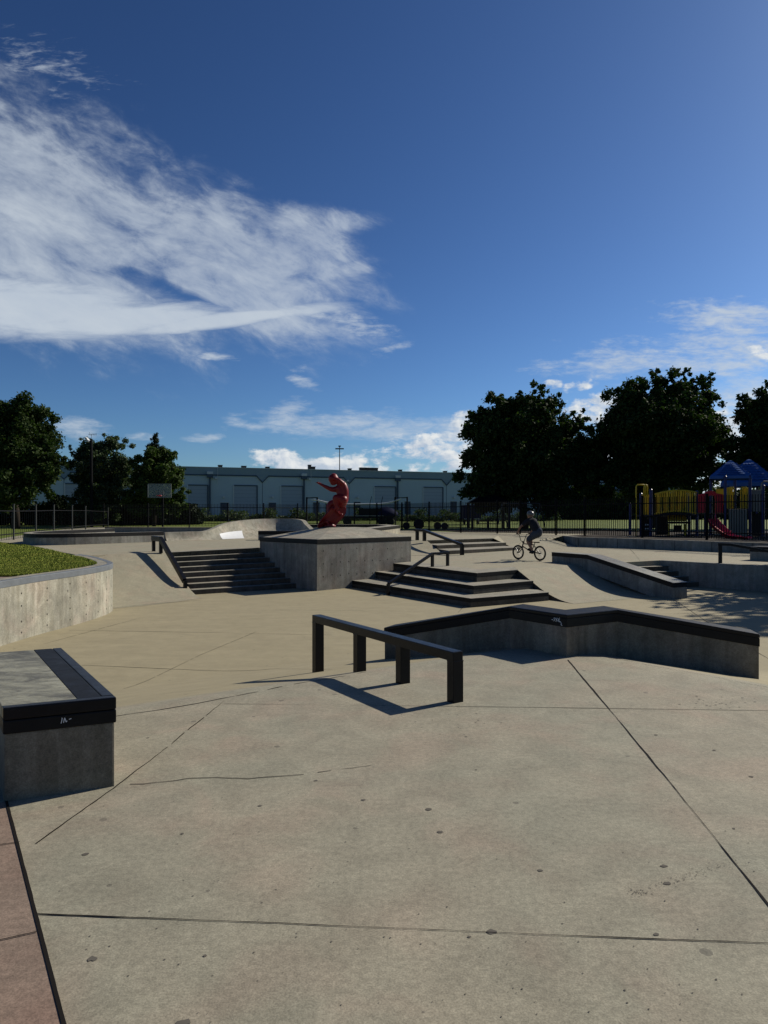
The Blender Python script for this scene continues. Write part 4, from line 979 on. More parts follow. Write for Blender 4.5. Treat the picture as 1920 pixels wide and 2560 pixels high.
# tree outside the right of the frame that throws its shade over the lower floor and playground
def tree_at(name, label, x, y, zb, r_, h, seed, n=15000):
    t_ = thing(name, (x, y, zb), label, 'tree'); rnd = np.random.RandomState(seed)
    cs = [(np.array([x, y, zb + h * .6]) + rnd.normal(size=3) * np.array([r_ * .5, r_ * .5, h * .16]), rnd.uniform(.25, .45) * r_) for _ in range(60)]
    idx = rnd.randint(len(cs), size=n); P = np.array([c_[0] for c_ in cs])[idx]; rr = np.array([c_[1] for c_ in cs])[idx]
    v = rnd.normal(size=(n, 3)); v /= np.linalg.norm(v, axis=1)[:, None]; P = P + v * (rr * rnd.uniform(0, 1, n) ** .4)[:, None]
    nor = rnd.normal(size=(n, 3)); nor /= np.linalg.norm(nor, axis=1)[:, None]; t1 = np.cross(nor, rnd.normal(size=(n, 3))); t1 /= np.linalg.norm(t1, axis=1)[:, None]; t2 = np.cross(nor, t1)
    sz = .2; V_ = np.empty((n, 4, 3)); V_[:, 0] = P - t1 * sz; V_[:, 1] = P + t2 * sz * .6; V_[:, 2] = P + t1 * sz; V_[:, 3] = P - t2 * sz * .6
    me = bpy.data.meshes.new('crown'); me.from_pydata(V_.reshape(-1, 3).tolist(), [], [tuple(range(4 * i, 4 * i + 4)) for i in range(n)]); me.materials.append(M['leaf1'])
    o = bpy.data.objects.new('crown', me); COL.objects.link(o); o.parent = t_; o.matrix_parent_inverse = t_.matrix_world.inverted()
    m = MB(); m.tube([(x, y, zb - .2), (x, y, zb + h * .6)], [.3, .15], 8); m.build('trunk', 'bark', t_)
tree_at('shade_tree', 'tree outside the right edge whose shade falls on the lower floor', 22.5, 22.9, .4, 3.7, 9.9, 11)
tree_at('shade_tree', 'tree outside the right edge shading the playground', 36, 44.0, .4, 5.5, 12, 12, 22000)
tree_at('shade_tree', 'second tree outside the right edge shading the playground', 29, 38.0, .4, 4.5, 10, 13, 20000)
# hedges / undergrowth
def hedge(name, label, pts, h, dp, mat, n, leaf, seed, kind='stuff', jag=.35):
    rnd = np.random.RandomState(seed); P = []
    for _ in range(n):
        k = rnd.randint(len(pts) - 1); t = rnd.rand(); a = np.array(pts[k]) * (1 - t) + np.array(pts[k + 1]) * t
        hh_ = h * (1 - jag + jag * (math.sin(a[0] * 1.7) * .5 + math.sin(a[0] * 4.1 + 1) * .5))
        P.append((a[0] + rnd.uniform(-dp, dp) * .5, a[1] + rnd.uniform(-dp, dp), a[2] + abs(hh_) * rnd.rand() ** .6))
    P = np.array(P); nor = rnd.normal(size=(n, 3)); nor /= np.linalg.norm(nor, axis=1)[:, None]; t1 = np.cross(nor, rnd.normal(size=(n, 3))); t1 /= np.linalg.norm(t1, axis=1)[:, None]; t2 = np.cross(nor, t1)
    sz = leaf; V_ = np.empty((n, 4, 3)); V_[:, 0] = P - t1 * sz; V_[:, 1] = P + t2 * sz * .5; V_[:, 2] = P + t1 * sz; V_[:, 3] = P - t2 * sz * .5
    me = bpy.data.meshes.new(name); me.from_pydata(V_.reshape(-1, 3).tolist(), [], [tuple(range(4 * i, 4 * i + 4)) for i in range(n)]); me.materials.append(M[mat])
    o = bpy.data.objects.new(name, me); COL.objects.link(o); tag(o, label, 'shrubs', kind=kind)
hedge('hedge', 'dark mass of shrubs under the left trees behind the fences', [(-46, 66, .4), (-34, 70, .4), (-28, 70, .4), (-22, 70, .4), (-19, 72, .5)], 3.2, 1.4, 'needle', 26000, .22, 21)
hedge('undergrowth', 'weedy green growth along the foot of the warehouse', [(-26, 82, .75), (-16, 84, .8), (-8, 86, .8), (2, 90, .8), (12, 94, .8), (24, 98, .8)], 1.7, 1.2, 'leaf2', 16000, .16, 22, jag=.6)
hedge('far_hedge', 'dark distant hedge line beyond the lawn at right', [(26, 108, .8), (60, 112, .8), (110, 112, .8)], 5.5, 2.0, 'leaf1', 30000, .45, 23)

# ------------------------------------------------------------------ light pole, hoop
lp = thing('light_pole', dist(228, 1316, 62), 'dark light pole with a tilted white floodlight before the grey-green tree', 'light pole')
p = dist(229, 1318, 62); tp = dist(228, 1098, 62)
m = MB(); m.tube([(p.x, p.y, .4), tp], [.13, .11], 10); m.build('pole', 'fence', lp)
m = MB(); a = tp + Vector((-.15, 0, -.25)); b = dist(214.5, 1094, 62); m.beam(a, b, .5, .14); m.build('lamp_head', 'white', lp, bevel=.02)
m = MB(); a = tp + Vector((-.2, .1, .42)); m.beam(a + Vector((-.1, 0, 0)), a + Vector((.62, 0, .02)), .02, .02)
for k in range(6): m.beam(a + Vector((k * .12, -.05, -.1)), a + Vector((k * .12, .05, .12 if k else .22)), .015, .015)
m.beam(tp, tp + Vector((0, .1, .43)), .02, .02); m.build('antenna', 'fence', lp)
hp = thing('basketball_hoop', dist(388, 1316, 61), 'clear basketball backboard with red rim behind the left fence', 'basketball hoop')
a = dist(370, 1210, 61); b = dist(427.6, 1243.6, 61); y = 61
m = MB(); cx_ = (a.x + b.x) / 2; cz = (a.z + b.z) / 2; wd = b.x - a.x; ht = a.z - b.z
gm, gn, gb = newmat('backboard_glass', .15, .5); gb.inputs['Base Color'].default_value = (.22, .27, .27, 1); gb.inputs['Alpha'].default_value = .3; M['bglass'] = gm
m.box((cx_, y, cz), (wd, .03, ht)); bb = m.build('backboard', 'bglass', hp)
m = MB()
for (x0, z0, x1, z1) in ((-.5, -.5, .5, -.5), (-.5, .5, .5, .5), (-.5, -.5, -.5, .5), (.5, -.5, .5, .5)):
    m.beam((cx_ + wd * x0, y - .02, cz + ht * z0), (cx_ + wd * x1, y - .02, cz + ht * z1), .05, .05)
for (x0, z0, x1, z1) in ((-.15, -.36, .17, -.36), (-.15, .02, .17, .02), (-.15, -.36, -.15, .02), (.17, -.36, .17, .02)):
    m.beam((cx_ + wd * x0, y - .03, cz + ht * z0), (cx_ + wd * x1, y - .03, cz + ht * z1), .035, .035)
m.build('board_frame', 'hoopframe', bb)
m = MB(); m.torus((cx_ + .05, y - .3, cz - ht * .36), (0, 0, 1), .23, .02, 24, 6); m.box((cx_ + .05, y - .05, cz - ht * .37), (.2, .1, .12)); m.build('rim', 'slide', hp)
m = MB(); m.tube([(cx_, y + .9, .4), (cx_, y + .9, cz - .3), (cx_, y + .1, cz)], .08, 8); m.build('post', 'fence', hp)

# ------------------------------------------------------------------ things beyond the fence
fr = thing('hanging_bar_frame', dist(880, 1318, 64), 'frame of black posts carrying a sagging pale pipe, behind the sculpture', 'exercise frame')
D = 64
for x in (767, 793, 988, 1018):
    p = dist(x, 1243 if x < 900 else 1242, D); m = MB(); m.tube([(p.x, p.y, .4), (p.x, p.y, p.z)], .075, 8); m.build('post', 'fence', fr)
for x0, x1 in ((767, 793), (988, 1018)):
    a = dist(x0, 1245, D); b = dist(x1, 1244, D); m = MB(); m.beam(a, b, .08, .09); m.build('crossbar', 'galv', fr)
m = MB(); m.tube([dist(779, 1248, D), dist(795, 1251, D), dist(815, 1256, D), dist(840, 1259.5, D), (dist(880, 1261, D)), dist(950, 1260, D), dist(968, 1258, D), dist(988, 1252, D), dist(1003, 1246, D)], .075, 8); m.build('pipe', 'white', fr)
for x in (925, 953):
    m = MB(); m.beam(dist(x, 1258, D - .5), dist(x + 4, 1241, D - .5), .05, .05); m.tube([dist(x, 1258, D - .5), (dist(x, 1258, D - .5).x, D - .5, .4)], .035, 6); m.build('handle_post', 'fence', fr)
tr_ = thing('flatbed_trailer', dist(915, 1310, 72), 'dark flatbed trailer carrying a blue tarpaulin hump behind the fence', 'trailer')
m = MB(); a = dist(850, 1290, 72); b = dist(985, 1290, 72); m.box(((a.x + b.x) / 2, 72, 1.35), (b.x - a.x, 2.2, .22)); m.build('bed', 'dark', tr_)
m = MB(); m.box(((a.x + b.x) / 2 - .3, 70.88, 1.49), (b.x - a.x - 1.5, .04, .05)); m.build('edge_strip', 'white', tr_)
a = dist(965, 1280, 72); m = MB(); m.lathe((a.x, 72, 1.47), [(1.3, 0), (1.2, .35), (.9, .6), (.5, .85), (.1, .95)], 16, squash=(1, .9)); m.build('tarpaulin', 'tarp', tr_, smooth=True)
a = dist(925, 1280, 72); m = MB(); m.box((a.x, 72, 1.85), (2.2, 1.6, .75)); m.build('crate', 'dark', tr_)
for x in (870, 955, 975):
    a = dist(x, 1300, 72); m = MB(); m.torus((a.x, 70.9, .9), (0, 1, 0), .3, .13, 20, 8); m.lathe((a.x, 70.8, .9), [(.2, 0), (.2, .2)], 12, axis=(0, 1, 0)); m.build('wheel', 'dark', tr_)
for (x, r_, lb) in ((1047, .40, 'largest dark drum standing on edge behind the fence right of the bar frame'), (1016, .28, 'half-hidden dark drum left of the largest drum behind the fence'), (1094, .28, 'small dark drum right of the largest drum, below the warehouse door'), (1112, .26, 'small pale-rimmed drum next to the small dark drum')):
    a = dist(x, 1300, 55); t_ = thing('cable_drum', (a.x, 55, .45), lb, 'drum', 'drums behind the fence')
    m = MB(); m.lathe((a.x, 54.8, .45 + r_), [(r_, 0), (r_, .06)], 24, axis=(0, 1, 0)); m.build('flange', 'dark', t_)
    m = MB(); m.lathe((a.x, 54.86, .45 + r_), [(r_ * .8, 0), (r_ * .8, .5)], 20, axis=(0, 1, 0)); m.build('barrel', 'galv', t_)
    m = MB(); m.lathe((a.x, 55.36, .45 + r_), [(r_, 0), (r_, .06)], 24, axis=(0, 1, 0)); m.build('flange', 'dark' if x != 1112 else 'white', t_)
vn = thing('cargo_trailer', dist(1176, 1300, 78), 'dark blue cargo trailer parked under the broad dark tree', 'trailer')
a = dist(1176, 1280, 78); m = MB(); m.box((a.x, 78, 1.9), (1.9, 3.2, 1.5)); m.build('body', 'tarp', vn, bevel=.06)
m = MB(); m.box((a.x, 76.37, 1.15), (1.7, .05, .06)); m.build('bumper', 'white', vn)
for s_ in (-.75, .75):
    m = MB(); m.torus((a.x + s_, 77.5, .85), (1, 0, 0), .25, .1, 18, 8); m.build('wheel', 'dark', vn)
sw = thing('swing_set', dist(1300, 1320, 50), 'black swing frame with A-shaped legs under the broad dark tree', 'swing')
D = 50; zt_ = dist(0, 1259, D).z
a = dist(1256, 1259, D); b = dist(1350, 1258, D)
m = MB(); m.tube([(a.x, D, zt_), (b.x, D, zt_)], .05, 8); m.build('beam', 'galv', sw)
for q in (a, b):
    for s_ in (-1, 1):
        m = MB(); m.tube([(q.x, D, zt_), (q.x + s_ * .55, D + s_ * .7, .45)], .045, 8); m.build('leg', 'galv', sw)
for k in range(2):
    x = a.x + (b.x - a.x) * (.33 + .33 * k); m = MB(); m.beam((x - .2, D, zt_), (x - .2, D, .95), .02, .02); m.beam((x + .2, D, zt_), (x + .2, D, .95), .02, .02); m.box((x, D, .93), (.45, .2, .04)); m.build('swing_seat', 'dark', sw)
sh = thing('picnic_shelter', dist(1218, 1320, 58), 'small navy-roofed shelter on black posts in the shade of the broad dark tree', 'shelter')
c0 = dist(1220, 1258, 58); m = MB(); m.solid([(c0.x - 1.7, 56.4, c0.z), (c0.x + 1.7, 56.4, c0.z), (c0.x + 1.7, 59.6, c0.z), (c0.x - 1.7, 59.6, c0.z)], [(c0.x - .4, 57.6, c0.z + .75), (c0.x + .4, 57.6, c0.z + .75), (c0.x + .4, 58.4, c0.z + .75), (c0.x - .4, 58.4, c0.z + .75)]); m.build('roof', 'fence', sh)
for sx_ in (-1.45, 1.45):
    for yy_ in (56.6, 59.4):
        m = MB(); m.box((c0.x + sx_, yy_, (c0.z + .4) / 2), (.2, .2, c0.z - .4)); m.build('post', 'dark', sh)
m = MB(); m.box((c0.x, 58, 1.15), (1.8, .75, .06)); m.box((c0.x, 58, .8), (.15, .5, .7)); m.box((c0.x, 57.35, .85), (1.8, .25, .05)); m.box((c0.x, 58.65, .85), (1.8, .25, .05)); m.build('table', 'dark', sh)

# ------------------------------------------------------------------ playground structure
D = 37.0; pg = thing('playground_structure', dist(1740, 1350, D), 'playground climber with yellow bridge, red slide and blue roofs behind the fence', 'playground set')
def pp(px, py, d=D): return dist(px, py, d)
def post(px, top, d=D, r_=.075, mat='navy'):
    p = pp(px, top, d); m = MB(); m.tube([(p.x, d, .4), (p.x, d, p.z)], r_, 10); m.lathe((p.x, d, p.z), [(r_ * 1.15, 0), (r_ * 1.15, .05), (r_ * .6, .1)], 10); m.build('post', mat, pg, smooth=False)
for (x, t, d) in ((1575, 1262, 38.5), (1602, 1237, 37.3), (1627, 1227, 36.6), (1723, 1238, 38.6), (1742, 1231, 36.6), (1777, 1198, 38.4), (1813, 1194, 36.2), (1837, 1198, 39.2), (1875, 1192, 36.0), (1908, 1217, 35.8), (1765, 1240, 39), (1893, 1205, 41), (1925, 1205, 41)): post(x, t, d)
def rect(x0, y0, x1, y1, d, mat, name, th=.05, par=None, bev=.01):
    a = pp(x0, y0, d); b = pp(x1, y1, d); m = MB(); m.box(((a.x + b.x) / 2, d, (a.z + b.z) / 2), (abs(b.x - a.x), th, abs(a.z - b.z))); return m.build(name, mat, par or pg, bevel=bev)
# arched bridge railings and deck
def arch(x0, y0, xm, ym, x1, y1, t):
    u = t; y = (1 - u) ** 2 * y0 + 2 * u * (1 - u) * (2 * ym - (y0 + y1) / 2) + u * u * y1; return x0 + (x1 - x0) * u, y
for d, sh_ in ((36.5, 0), (38.4, 3)):
    m = MB(); tp_ = [pp(*arch(1637 + sh_, 1236, 1690, 1226, 1742, 1231, k / 16), d) for k in range(17)]; m.tube(tp_, .035, 6)
    bt = [pp(*arch(1637 + sh_, 1285, 1690, 1278, 1742, 1284, k / 16), d) for k in range(17)]
    ns_ = 24 if sh_ == 0 else 9
    for k in range(ns_):
        t = (k + .5) / ns_; a = pp(*arch(1637 + sh_, 1236, 1690, 1226, 1742, 1231, t), d); b = pp(*arch(1637 + sh_, 1285, 1690, 1278, 1742, 1284, t), d); m.beam((b.x, d, b.z), (a.x, d, a.z), .034, .03)
    m.tube(bt, .04, 6); m.build('bridge_railing', 'yellow', pg)
m = MB(); G = []
for k in range(17):
    x, y = arch(1635, 1288, 1690, 1281, 1742, 1287, k / 16); a = pp(x, y, 36.4); b = pp(x + 2, y, 38.4); b.z = a.z
    G.append([a, b, b - Vector((0, 0, .12)), a - Vector((0, 0, .12)), a])
gridmesh(m, G); m.build('bridge_deck', 'dark', pg)
# left platform with yellow panels and loops
rect(1604, 1237, 1626, 1287, 36.9, 'yellow', 'panel'); rect(1604, 1288, 1626, 1292, 37, 'dark', 'platform', 1.6)
rect(1606, 1296, 1627, 1350, 37.4, 'dark', 'panel', .06)
for y in (1310, 1320): rect(1613, y, 1622, y + 3.5, 36.9, 'white', 'window_slot', .03)
for (x0, x1) in ((1590, 1614), (1610, 1619)):
    m = MB(); d = 36.2
    P_ = [pp(x0, 1350 if x0 < 1600 else 1240, d), pp(x0, 1219, d), pp(x0 + 1.2, 1214, d), pp(x0 + 4, 1212, d), pp(x1 - 4, 1212, d), pp(x1 - 1.2, 1214, d), pp(x1, 1219, d), pp(x1, 1240, d)]
    m.tube(P_, .035, 8); m.build('grab_loop', 'yellow', pg, smooth=True)
# play panel beneath bridge
rect(1669, 1284, 1716, 1303, 38.0, 'yellow', 'panel', .05); rect(1670, 1304, 1722, 1309, 37.6, 'dark', 'bench', .5)
rect(1671, 1310, 1674, 1348, 37.6, 'yellow', 'rail_bar', .05); rect(1711, 1310, 1716, 1348, 37.6, 'yellow', 'rail_bar', .05); rect(1684, 1313, 1704, 1328, 38.2, 'dark', 'panel', .05)
rect(1640, 1290, 1668, 1350, 39, 'dark', 'climbing_panel', .3)
# red slide hood and slide
m = MB(); d = 36.3; o_ = []; n = 14
pts_out = [pp(1748, 1282, d), pp(1748, 1236, d)] + [pp(1763 + 14 * (1 - math.cos(k / 8 * math.pi)), 1233 - 6 * math.sin(k / 8 * math.pi), d) for k in range(9)] + [pp(1808, 1236, d), pp(1808, 1282, d)]
pts_in = [pp(1768, 1282, d), pp(1768, 1246, d)] + [pp(1768 + 11 * (1 - math.cos(k / 8 * math.pi)), 1246 - 8 * math.sin(k / 8 * math.pi), d) for k in range(9)] + [pp(1790, 1246, d), pp(1790, 1282, d)]
for a, b, c_, e_ in zip(pts_out, pts_out[1:], pts_in[1:], pts_in):
    bk = Vector((0, .12, 0)); m.solid([a, b, c_, e_], [a + bk, b + bk, c_ + bk, e_ + bk])
m.build('slide_hood', 'slide', pg)
LR = [(1766, 1284), (1768, 1298), (1778, 1309), (1792, 1320), (1808, 1332), (1822, 1339), (1838, 1344), (1854, 1347), (1868, 1348)]
RR_ = [(1790, 1281), (1792, 1293), (1803, 1306), (1817, 1319), (1831, 1331), (1843, 1338), (1856, 1343), (1871, 1346), (1884, 1347)]
G = []
for k, ((lx, ly), (rx, ry)) in enumerate(zip(LR, RR_)):
    d = 35.6 - k * .5; a = pp(lx, ly, d - .15); b = pp(rx, ry, d + .25); dn = .26 * (1 - .55 * (k / 8) ** 2); lo = max(min(a.z, b.z) - dn, .50)
    la = a.lerp(b, .16); lb2 = a.lerp(b, .84); a.z = max(a.z, lo + .08); b.z = max(b.z, lo + .08)
    G.append([a, a.lerp(b, .06), Vector((la.x, la.y, lo + .03)), Vector((*a.lerp(b, .24).xy, lo)), Vector((*a.lerp(b, .76).xy, lo)), Vector((lb2.x, lb2.y, lo + .03)), a.lerp(b, .94), b])
m = MB(); gridmesh(m, G); gridmesh(m, [[p - Vector((0, 0, .03)) for p in reversed(r_)] for r_ in G]); m.build('slide', 'slide', pg, smooth=True)
# tan climbing wall and panels
rect(1822, 1273, 1868, 1352, 36.0, 'tan', 'climbing_wall', .12); rect(1879, 1225, 1904, 1279, 36.2, 'tan', 'panel', .06); rect(1880, 1284, 1906, 1350, 37.2, 'dark', 'panel', .1)
rect(1817, 1219, 1832, 1271, 38.6, 'yellow', 'panel'); rect(1856, 1219, 1871, 1271, 38.6, 'yellow', 'panel')
for x0, x1 in ((1822, 1835), (1852, 1868)):
    m = MB(); d = 38.4; m.tube([pp(x0, 1275, d), pp(x0, 1222, d), pp(x0 + 2, 1218, d), pp(x1 - 3, 1217, d), pp(x1, 1222, d), pp(x1, 1275, d)], .03, 6); m.build('grab_loop', 'yellow', pg)
rect(1815, 1272, 1905, 1276, 37.4, 'dark', 'platform', 2.0); rect(1745, 1283, 1815, 1287, 37.4, 'dark', 'platform', 1.8)
rect(1790, 1222, 1812, 1262, 39.4, 'yellow', 'panel', .05)
# roofs: square pyramids with curved slopes and scalloped shingles
def roof(cx_px, cy_px, d, half, rise, rot, name='roof', n=7):
    c_ = pp(cx_px, cy_px, d); m = MB(); mt = MB()
    prf = [(1.0, -.16), (1.0, 0), (.74, .27), (.49, .54), (.25, .80), (.10, .95), (0.02, 1.0)]
    rings = []
    for (f, h) in prf:
        rings.append([Vector((c_.x + math.cos(rot + k * math.pi / 2) * half * f * 1.414, c_.y + math.sin(rot + k * math.pi / 2) * half * f * 1.414, c_.z + h * rise)) for k in range(4)])
    for a, b in zip(rings, rings[1:]):
        for k in range(4): m.face([a[k], a[(k + 1) % 4], b[(k + 1) % 4], b[k]])
    m.face(list(reversed(rings[-1])))
    r_ = m.build(name, 'blue', pg)
    # shingle scallops, raised on the slopes
    for k in range(4):
        for row in range(n):
            t0 = .10 + row * .78 / n
            def at_(s, t):
                # interpolate profile
                hs = [(1.0, 0), (.74, .27), (.49, .54), (.25, .80), (.10, .95)]
                q = t * 4; i = min(int(q), 3); ff = q - i; f = hs[i][0] * (1 - ff) + hs[i + 1][0] * ff; h = hs[i][1] * (1 - ff) + hs[i + 1][1] * ff
                A = Vector((math.cos(rot + k * math.pi / 2), math.sin(rot + k * math.pi / 2), 0)) * half * f * 1.414; B = Vector((math.cos(rot + (k + 1) * math.pi / 2), math.sin(rot + (k + 1) * math.pi / 2), 0)) * half * f * 1.414
                return Vector((c_.x, c_.y, c_.z + h * rise)) + A.lerp(B, s)
            tt = t0 * .95; f_here = 1 - tt * .8; cnt_ = max(2, int(round(9 * f_here)))
            for q in range(cnt_):
                s0 = .12 + .76 * q / cnt_; s1 = .12 + .76 * (q + 1) / cnt_; sm = (s0 + s1) / 2
                nrm = Vector((math.cos(rot + k * math.pi / 2 + math.pi / 4), math.sin(rot + k * math.pi / 2 + math.pi / 4), 1.1)).normalized()
                a = at_(s0, tt); b = at_(sm, tt - .035); c2 = at_(s1, tt); a2 = at_(s0, tt + .085); c3 = at_(s1, tt + .085)
                mt.face([a + nrm * .045, b + nrm * .055, c2 + nrm * .045, c3 + nrm * .012, a2 + nrm * .012])
    mt.build('shingles', 'blue', r_, fixn=False)
roof(1826, 1192, 37.2, .98, .86, R(20))
roof(1872, 1208, 41.5, 1.5, 1.4, R(20))
m = MB(); d = 35.0; m.tube([pp(1903, 1225, d), pp(1904, 1209, d), pp(1909, 1204, d), pp(1935, 1204, d)], .04, 8); m.build('grab_loop', 'tan', pg)

# ------------------------------------------------------------------ skinned bodies
def skin_mesh(name, chains, mat, parent, world, sub=2, smooth=True):
    """chains: list of lists of ((x,y,z), r) sharing joints by equal coordinates"""
    idx = {}; V_ = []; Rr = []; E_ = []
    for ch in chains:
        prev = None
        for (p, r_) in ch:
            key = tuple(round(x, 4) for x in p)
            if key not in idx: idx[key] = len(V_); V_.append(p); Rr.append(r_)
            if prev is not None and prev != idx[key]: E_.append((prev, idx[key]))
            prev = idx[key]
    me = bpy.data.meshes.new(name + '_tmp'); me.from_pydata(V_, E_, []); o = bpy.data.objects.new(name + '_tmp', me); COL.objects.link(o)
    md = o.modifiers.new('s', 'SKIN'); md.use_smooth_shade = True; sb = o.modifiers.new('u', 'SUBSURF'); sb.levels = sub; sb.render_levels = sub
    lay = me.skin_vertices[0].data
    for k, r_ in enumerate(Rr):
        rr = r_ if isinstance(r_, tuple) else (r_, r_); lay[k].radius = rr
    lay[0].use_root = True
    bpy.context.view_layer.update(); dg = bpy.context.evaluated_depsgraph_get(); ev = o.evaluated_get(dg); m2 = bpy.data.meshes.new_from_object(ev)
    bpy.data.objects.remove(o)
    m2.transform(world); m2.name = name; m2.materials.clear(); m2.materials.append(M[mat]); m2.shade_smooth()
    o2 = bpy.data.objects.new(name, m2); COL.objects.link(o2)
    if parent: o2.parent = parent; o2.matrix_parent_inverse = parent.matrix_world.inverted()
    return o2
def skin_mesh2(name, chains, mat, parent, world, voxel=.014, sm=6, fat=1.0):
    """same idea, as overlapping tapered tubes and balls fused with a remesh"""
    m = MB()
    for ch in chains:
        P = [Vector(p) for p, _ in ch]; r = [(q if not isinstance(q, tuple) else q[0]) * fat for _, q in ch]
        sub_p = []; sub_r = []
        for k in range(len(P) - 1):
            n = max(3, int((P[k + 1] - P[k]).length / .03))
            for j in range(n): t = j / n; sub_p.append(P[k].lerp(P[k + 1], t)); tt = t * t * (3 - 2 * t); sub_r.append(r[k] * (1 - tt) + r[k + 1] * tt)
        sub_p.append(P[-1]); sub_r.append(r[-1])
        # smooth path
        for _ in range(3):
            q = sub_p[:]
            for k in range(1, len(q) - 1): sub_p[k] = q[k - 1] * .25 + q[k] * .5 + q[k + 1] * .25
        m.tube(sub_p, sub_r, 14)
        for p, r_ in ((sub_p[0], sub_r[0]), (sub_p[-1], sub_r[-1])):
            m.lathe(p, [(r_ * math.cos(a), r_ * math.sin(a)) for a in [R(-85 + 17 * i) for i in range(11)]], 14)
    me = bpy.data.meshes.new(name + '_t'); me.from_pydata(m.v, [], m.f); o = bpy.data.objects.new(name + '_t', me); COL.objects.link(o)
    bm = bmesh.new(); bm.from_mesh(me); bmesh.ops.recalc_face_normals(bm, faces=bm.faces); bm.to_mesh(me); bm.free()
    rm = o.modifiers.new('r', 'REMESH'); rm.mode = 'VOXEL'; rm.voxel_size = voxel; rm.use_smooth_shade = True
    s_ = o.modifiers.new('s', 'SMOOTH'); s_.factor = .5; s_.iterations = sm
    bpy.context.view_layer.update(); ev = o.evaluated_get(bpy.context.evaluated_depsgraph_get()); m2 = bpy.data.meshes.new_from_object(ev); bpy.data.objects.remove(o)
    m2.transform(world); m2.name = name; m2.materials.clear(); m2.materials.append(M[mat]); m2.shade_smooth()
    o2 = bpy.data.objects.new(name, m2); COL.objects.link(o2)
    if parent: o2.parent = parent; o2.matrix_parent_inverse = parent.matrix_world.inverted()
    return o2

# sculpture of a crouching skater, side-on, facing left. local: x = image right (m), y = depth, z = up
DS = 24.0; base = dist(832, 1318, DS); base.z = 1.14
ss_ = F / DS
def sp(px, py, y=0.0): return ((px - 832) / ss_, y, (1318.5 - py) / ss_)
scp = thing('skater_sculpture', base, 'glossy dark red sculpture of a crouching skateboarder reaching out, on top of the block', 'sculpture')
Wm = Matrix.Translation(base)
body = [
    # torso and back
    [(sp(848, 1203), .085), (sp(858, 1214), .115), (sp(861, 1226), .125), (sp(861, 1237), .125), (sp(859, 1248), .145), (sp(856, 1258), .13)],
    [(sp(846, 1222), .105), (sp(855, 1232), .12)],
    [(sp(851, 1212), .09), (sp(848, 1222), .11), (sp(852, 1234), .12)],
    # neck and head
    [(sp(848, 1205), .07), (sp(840, 1203), .075), (sp(835, 1202), .09)],
    [(sp(834, 1194, 0), .125), (sp(832, 1200, 0), .135), (sp(833, 1206, 0), .09)],
    [(sp(832, 1205), .08), (sp(837, 1208), .055)],
    # near arm: shoulder up to the head, hand cupped on the helmet
    [(sp(856, 1209, -.10), .075), (sp(850, 1203, -.16), .062), (sp(841, 1198, -.17), .052), (sp(834, 1196, -.15), .046), (sp(831, 1195.5, -.14), .036)],
    # far/forward arm
    [(sp(850, 1218, .05), .09), (sp(838, 1224, .0), .082), (sp(829, 1224, -.02), .072), (sp(818, 1219, -.04), .057), (sp(806, 1213, -.05), .044), (sp(800, 1209.5, -.05), .037), (sp(797, 1208, -.05), .040), (sp(793, 1206.5, -.05), .024)],
    # near leg
    [(sp(857, 1250, -.08), .145), (sp(848, 1246, -.13), .115), (sp(840, 1243, -.15), .088), (sp(838.5, 1246, -.15), .085), (sp(840, 1256, -.14), .072), (sp(842, 1266, -.13), .062), (sp(844, 1270, -.12), .06)],
    # far leg
    [(sp(855, 1254, .08), .135), (sp(840, 1257, .12), .12), (sp(826, 1259, .13), .10), (sp(823, 1264, .12), .095), (sp(822, 1274, .10), .08), (sp(822, 1286, .08), .07)],
    [(sp(844, 1270, -.12), .05), (sp(834, 1273, -.13), .042)], [(sp(822, 1286, .08), .055), (sp(812, 1292, .08), .045)],
]
skin_mesh2('body', body, 'redpaint', scp, Wm, .016, 14, 1.18)
# fingers of the outstretched hand and ear/visor
m = MB()
for k, (dy, l) in enumerate(((-.035, .06), (-.012, .075), (.012, .07), (.032, .055))):
    a = base + Vector(sp(797, 1208, -.05 + dy)); b = base + Vector(sp(797 - l * 90, 1206.5 + k * .2, -.05 + dy)); m.tube([a, a.lerp(b, .6) + Vector((0, 0, .008)), b], [.014, .013, .009], 8)
a = base + Vector(sp(798, 1209, -.09)); m.tube([a, a + Vector((-.03, -.02, .03)), a + Vector((-.06, -.02, .035))], [.015, .013, .009], 8)
m.build('fingers', 'redpaint', scp, smooth=True)
m = MB(); hc = base + Vector(sp(832.5, 1198)); m.lathe(hc + Vector((.01, 0, .0)), [(.168, -.02), (.18, .0), (.174, .05), (.15, .105), (.10, .148), (.03, .165)], 24, axis=(.28, 0, .96)); m.build('helmet', 'redpaint', scp, smooth=True)
# board: a tilted rounded deck, underside towards the camera
bc = base + Vector(sp(832, 1294)); 
bu = Vector((.66, .12, .74)).normalized(); bv = Vector((.62, .55, -.55)); bv = (bv - bu * bv.dot(bu)).normalized(); bw = bu.cross(bv).normalized()
if bw.y > 0: bw = -bw
m = MB(); out = []
Lb, Wb = .60, .29
for k in range(40):
    t = 2 * math.pi * k / 40; c_, s_ = math.cos(t), math.sin(t); x = Lb * (abs(c_) ** .55) * (1 if c_ > 0 else -1); y = Wb * (abs(s_) ** .75) * (1 if s_ > 0 else -1)
    kick = max(0, abs(x) - .34) ** 2 * 1.6
    out.append((x, y, kick))
def bpt(x, y, h): return bc + bu * x + bv * y - bw * h
m.solid([bpt(x, y, k - .02) for x, y, k in out], [bpt(x, y, k + .03) for x, y, k in out])
m.build('skateboard', 'redpaint', scp, bevel=.01)
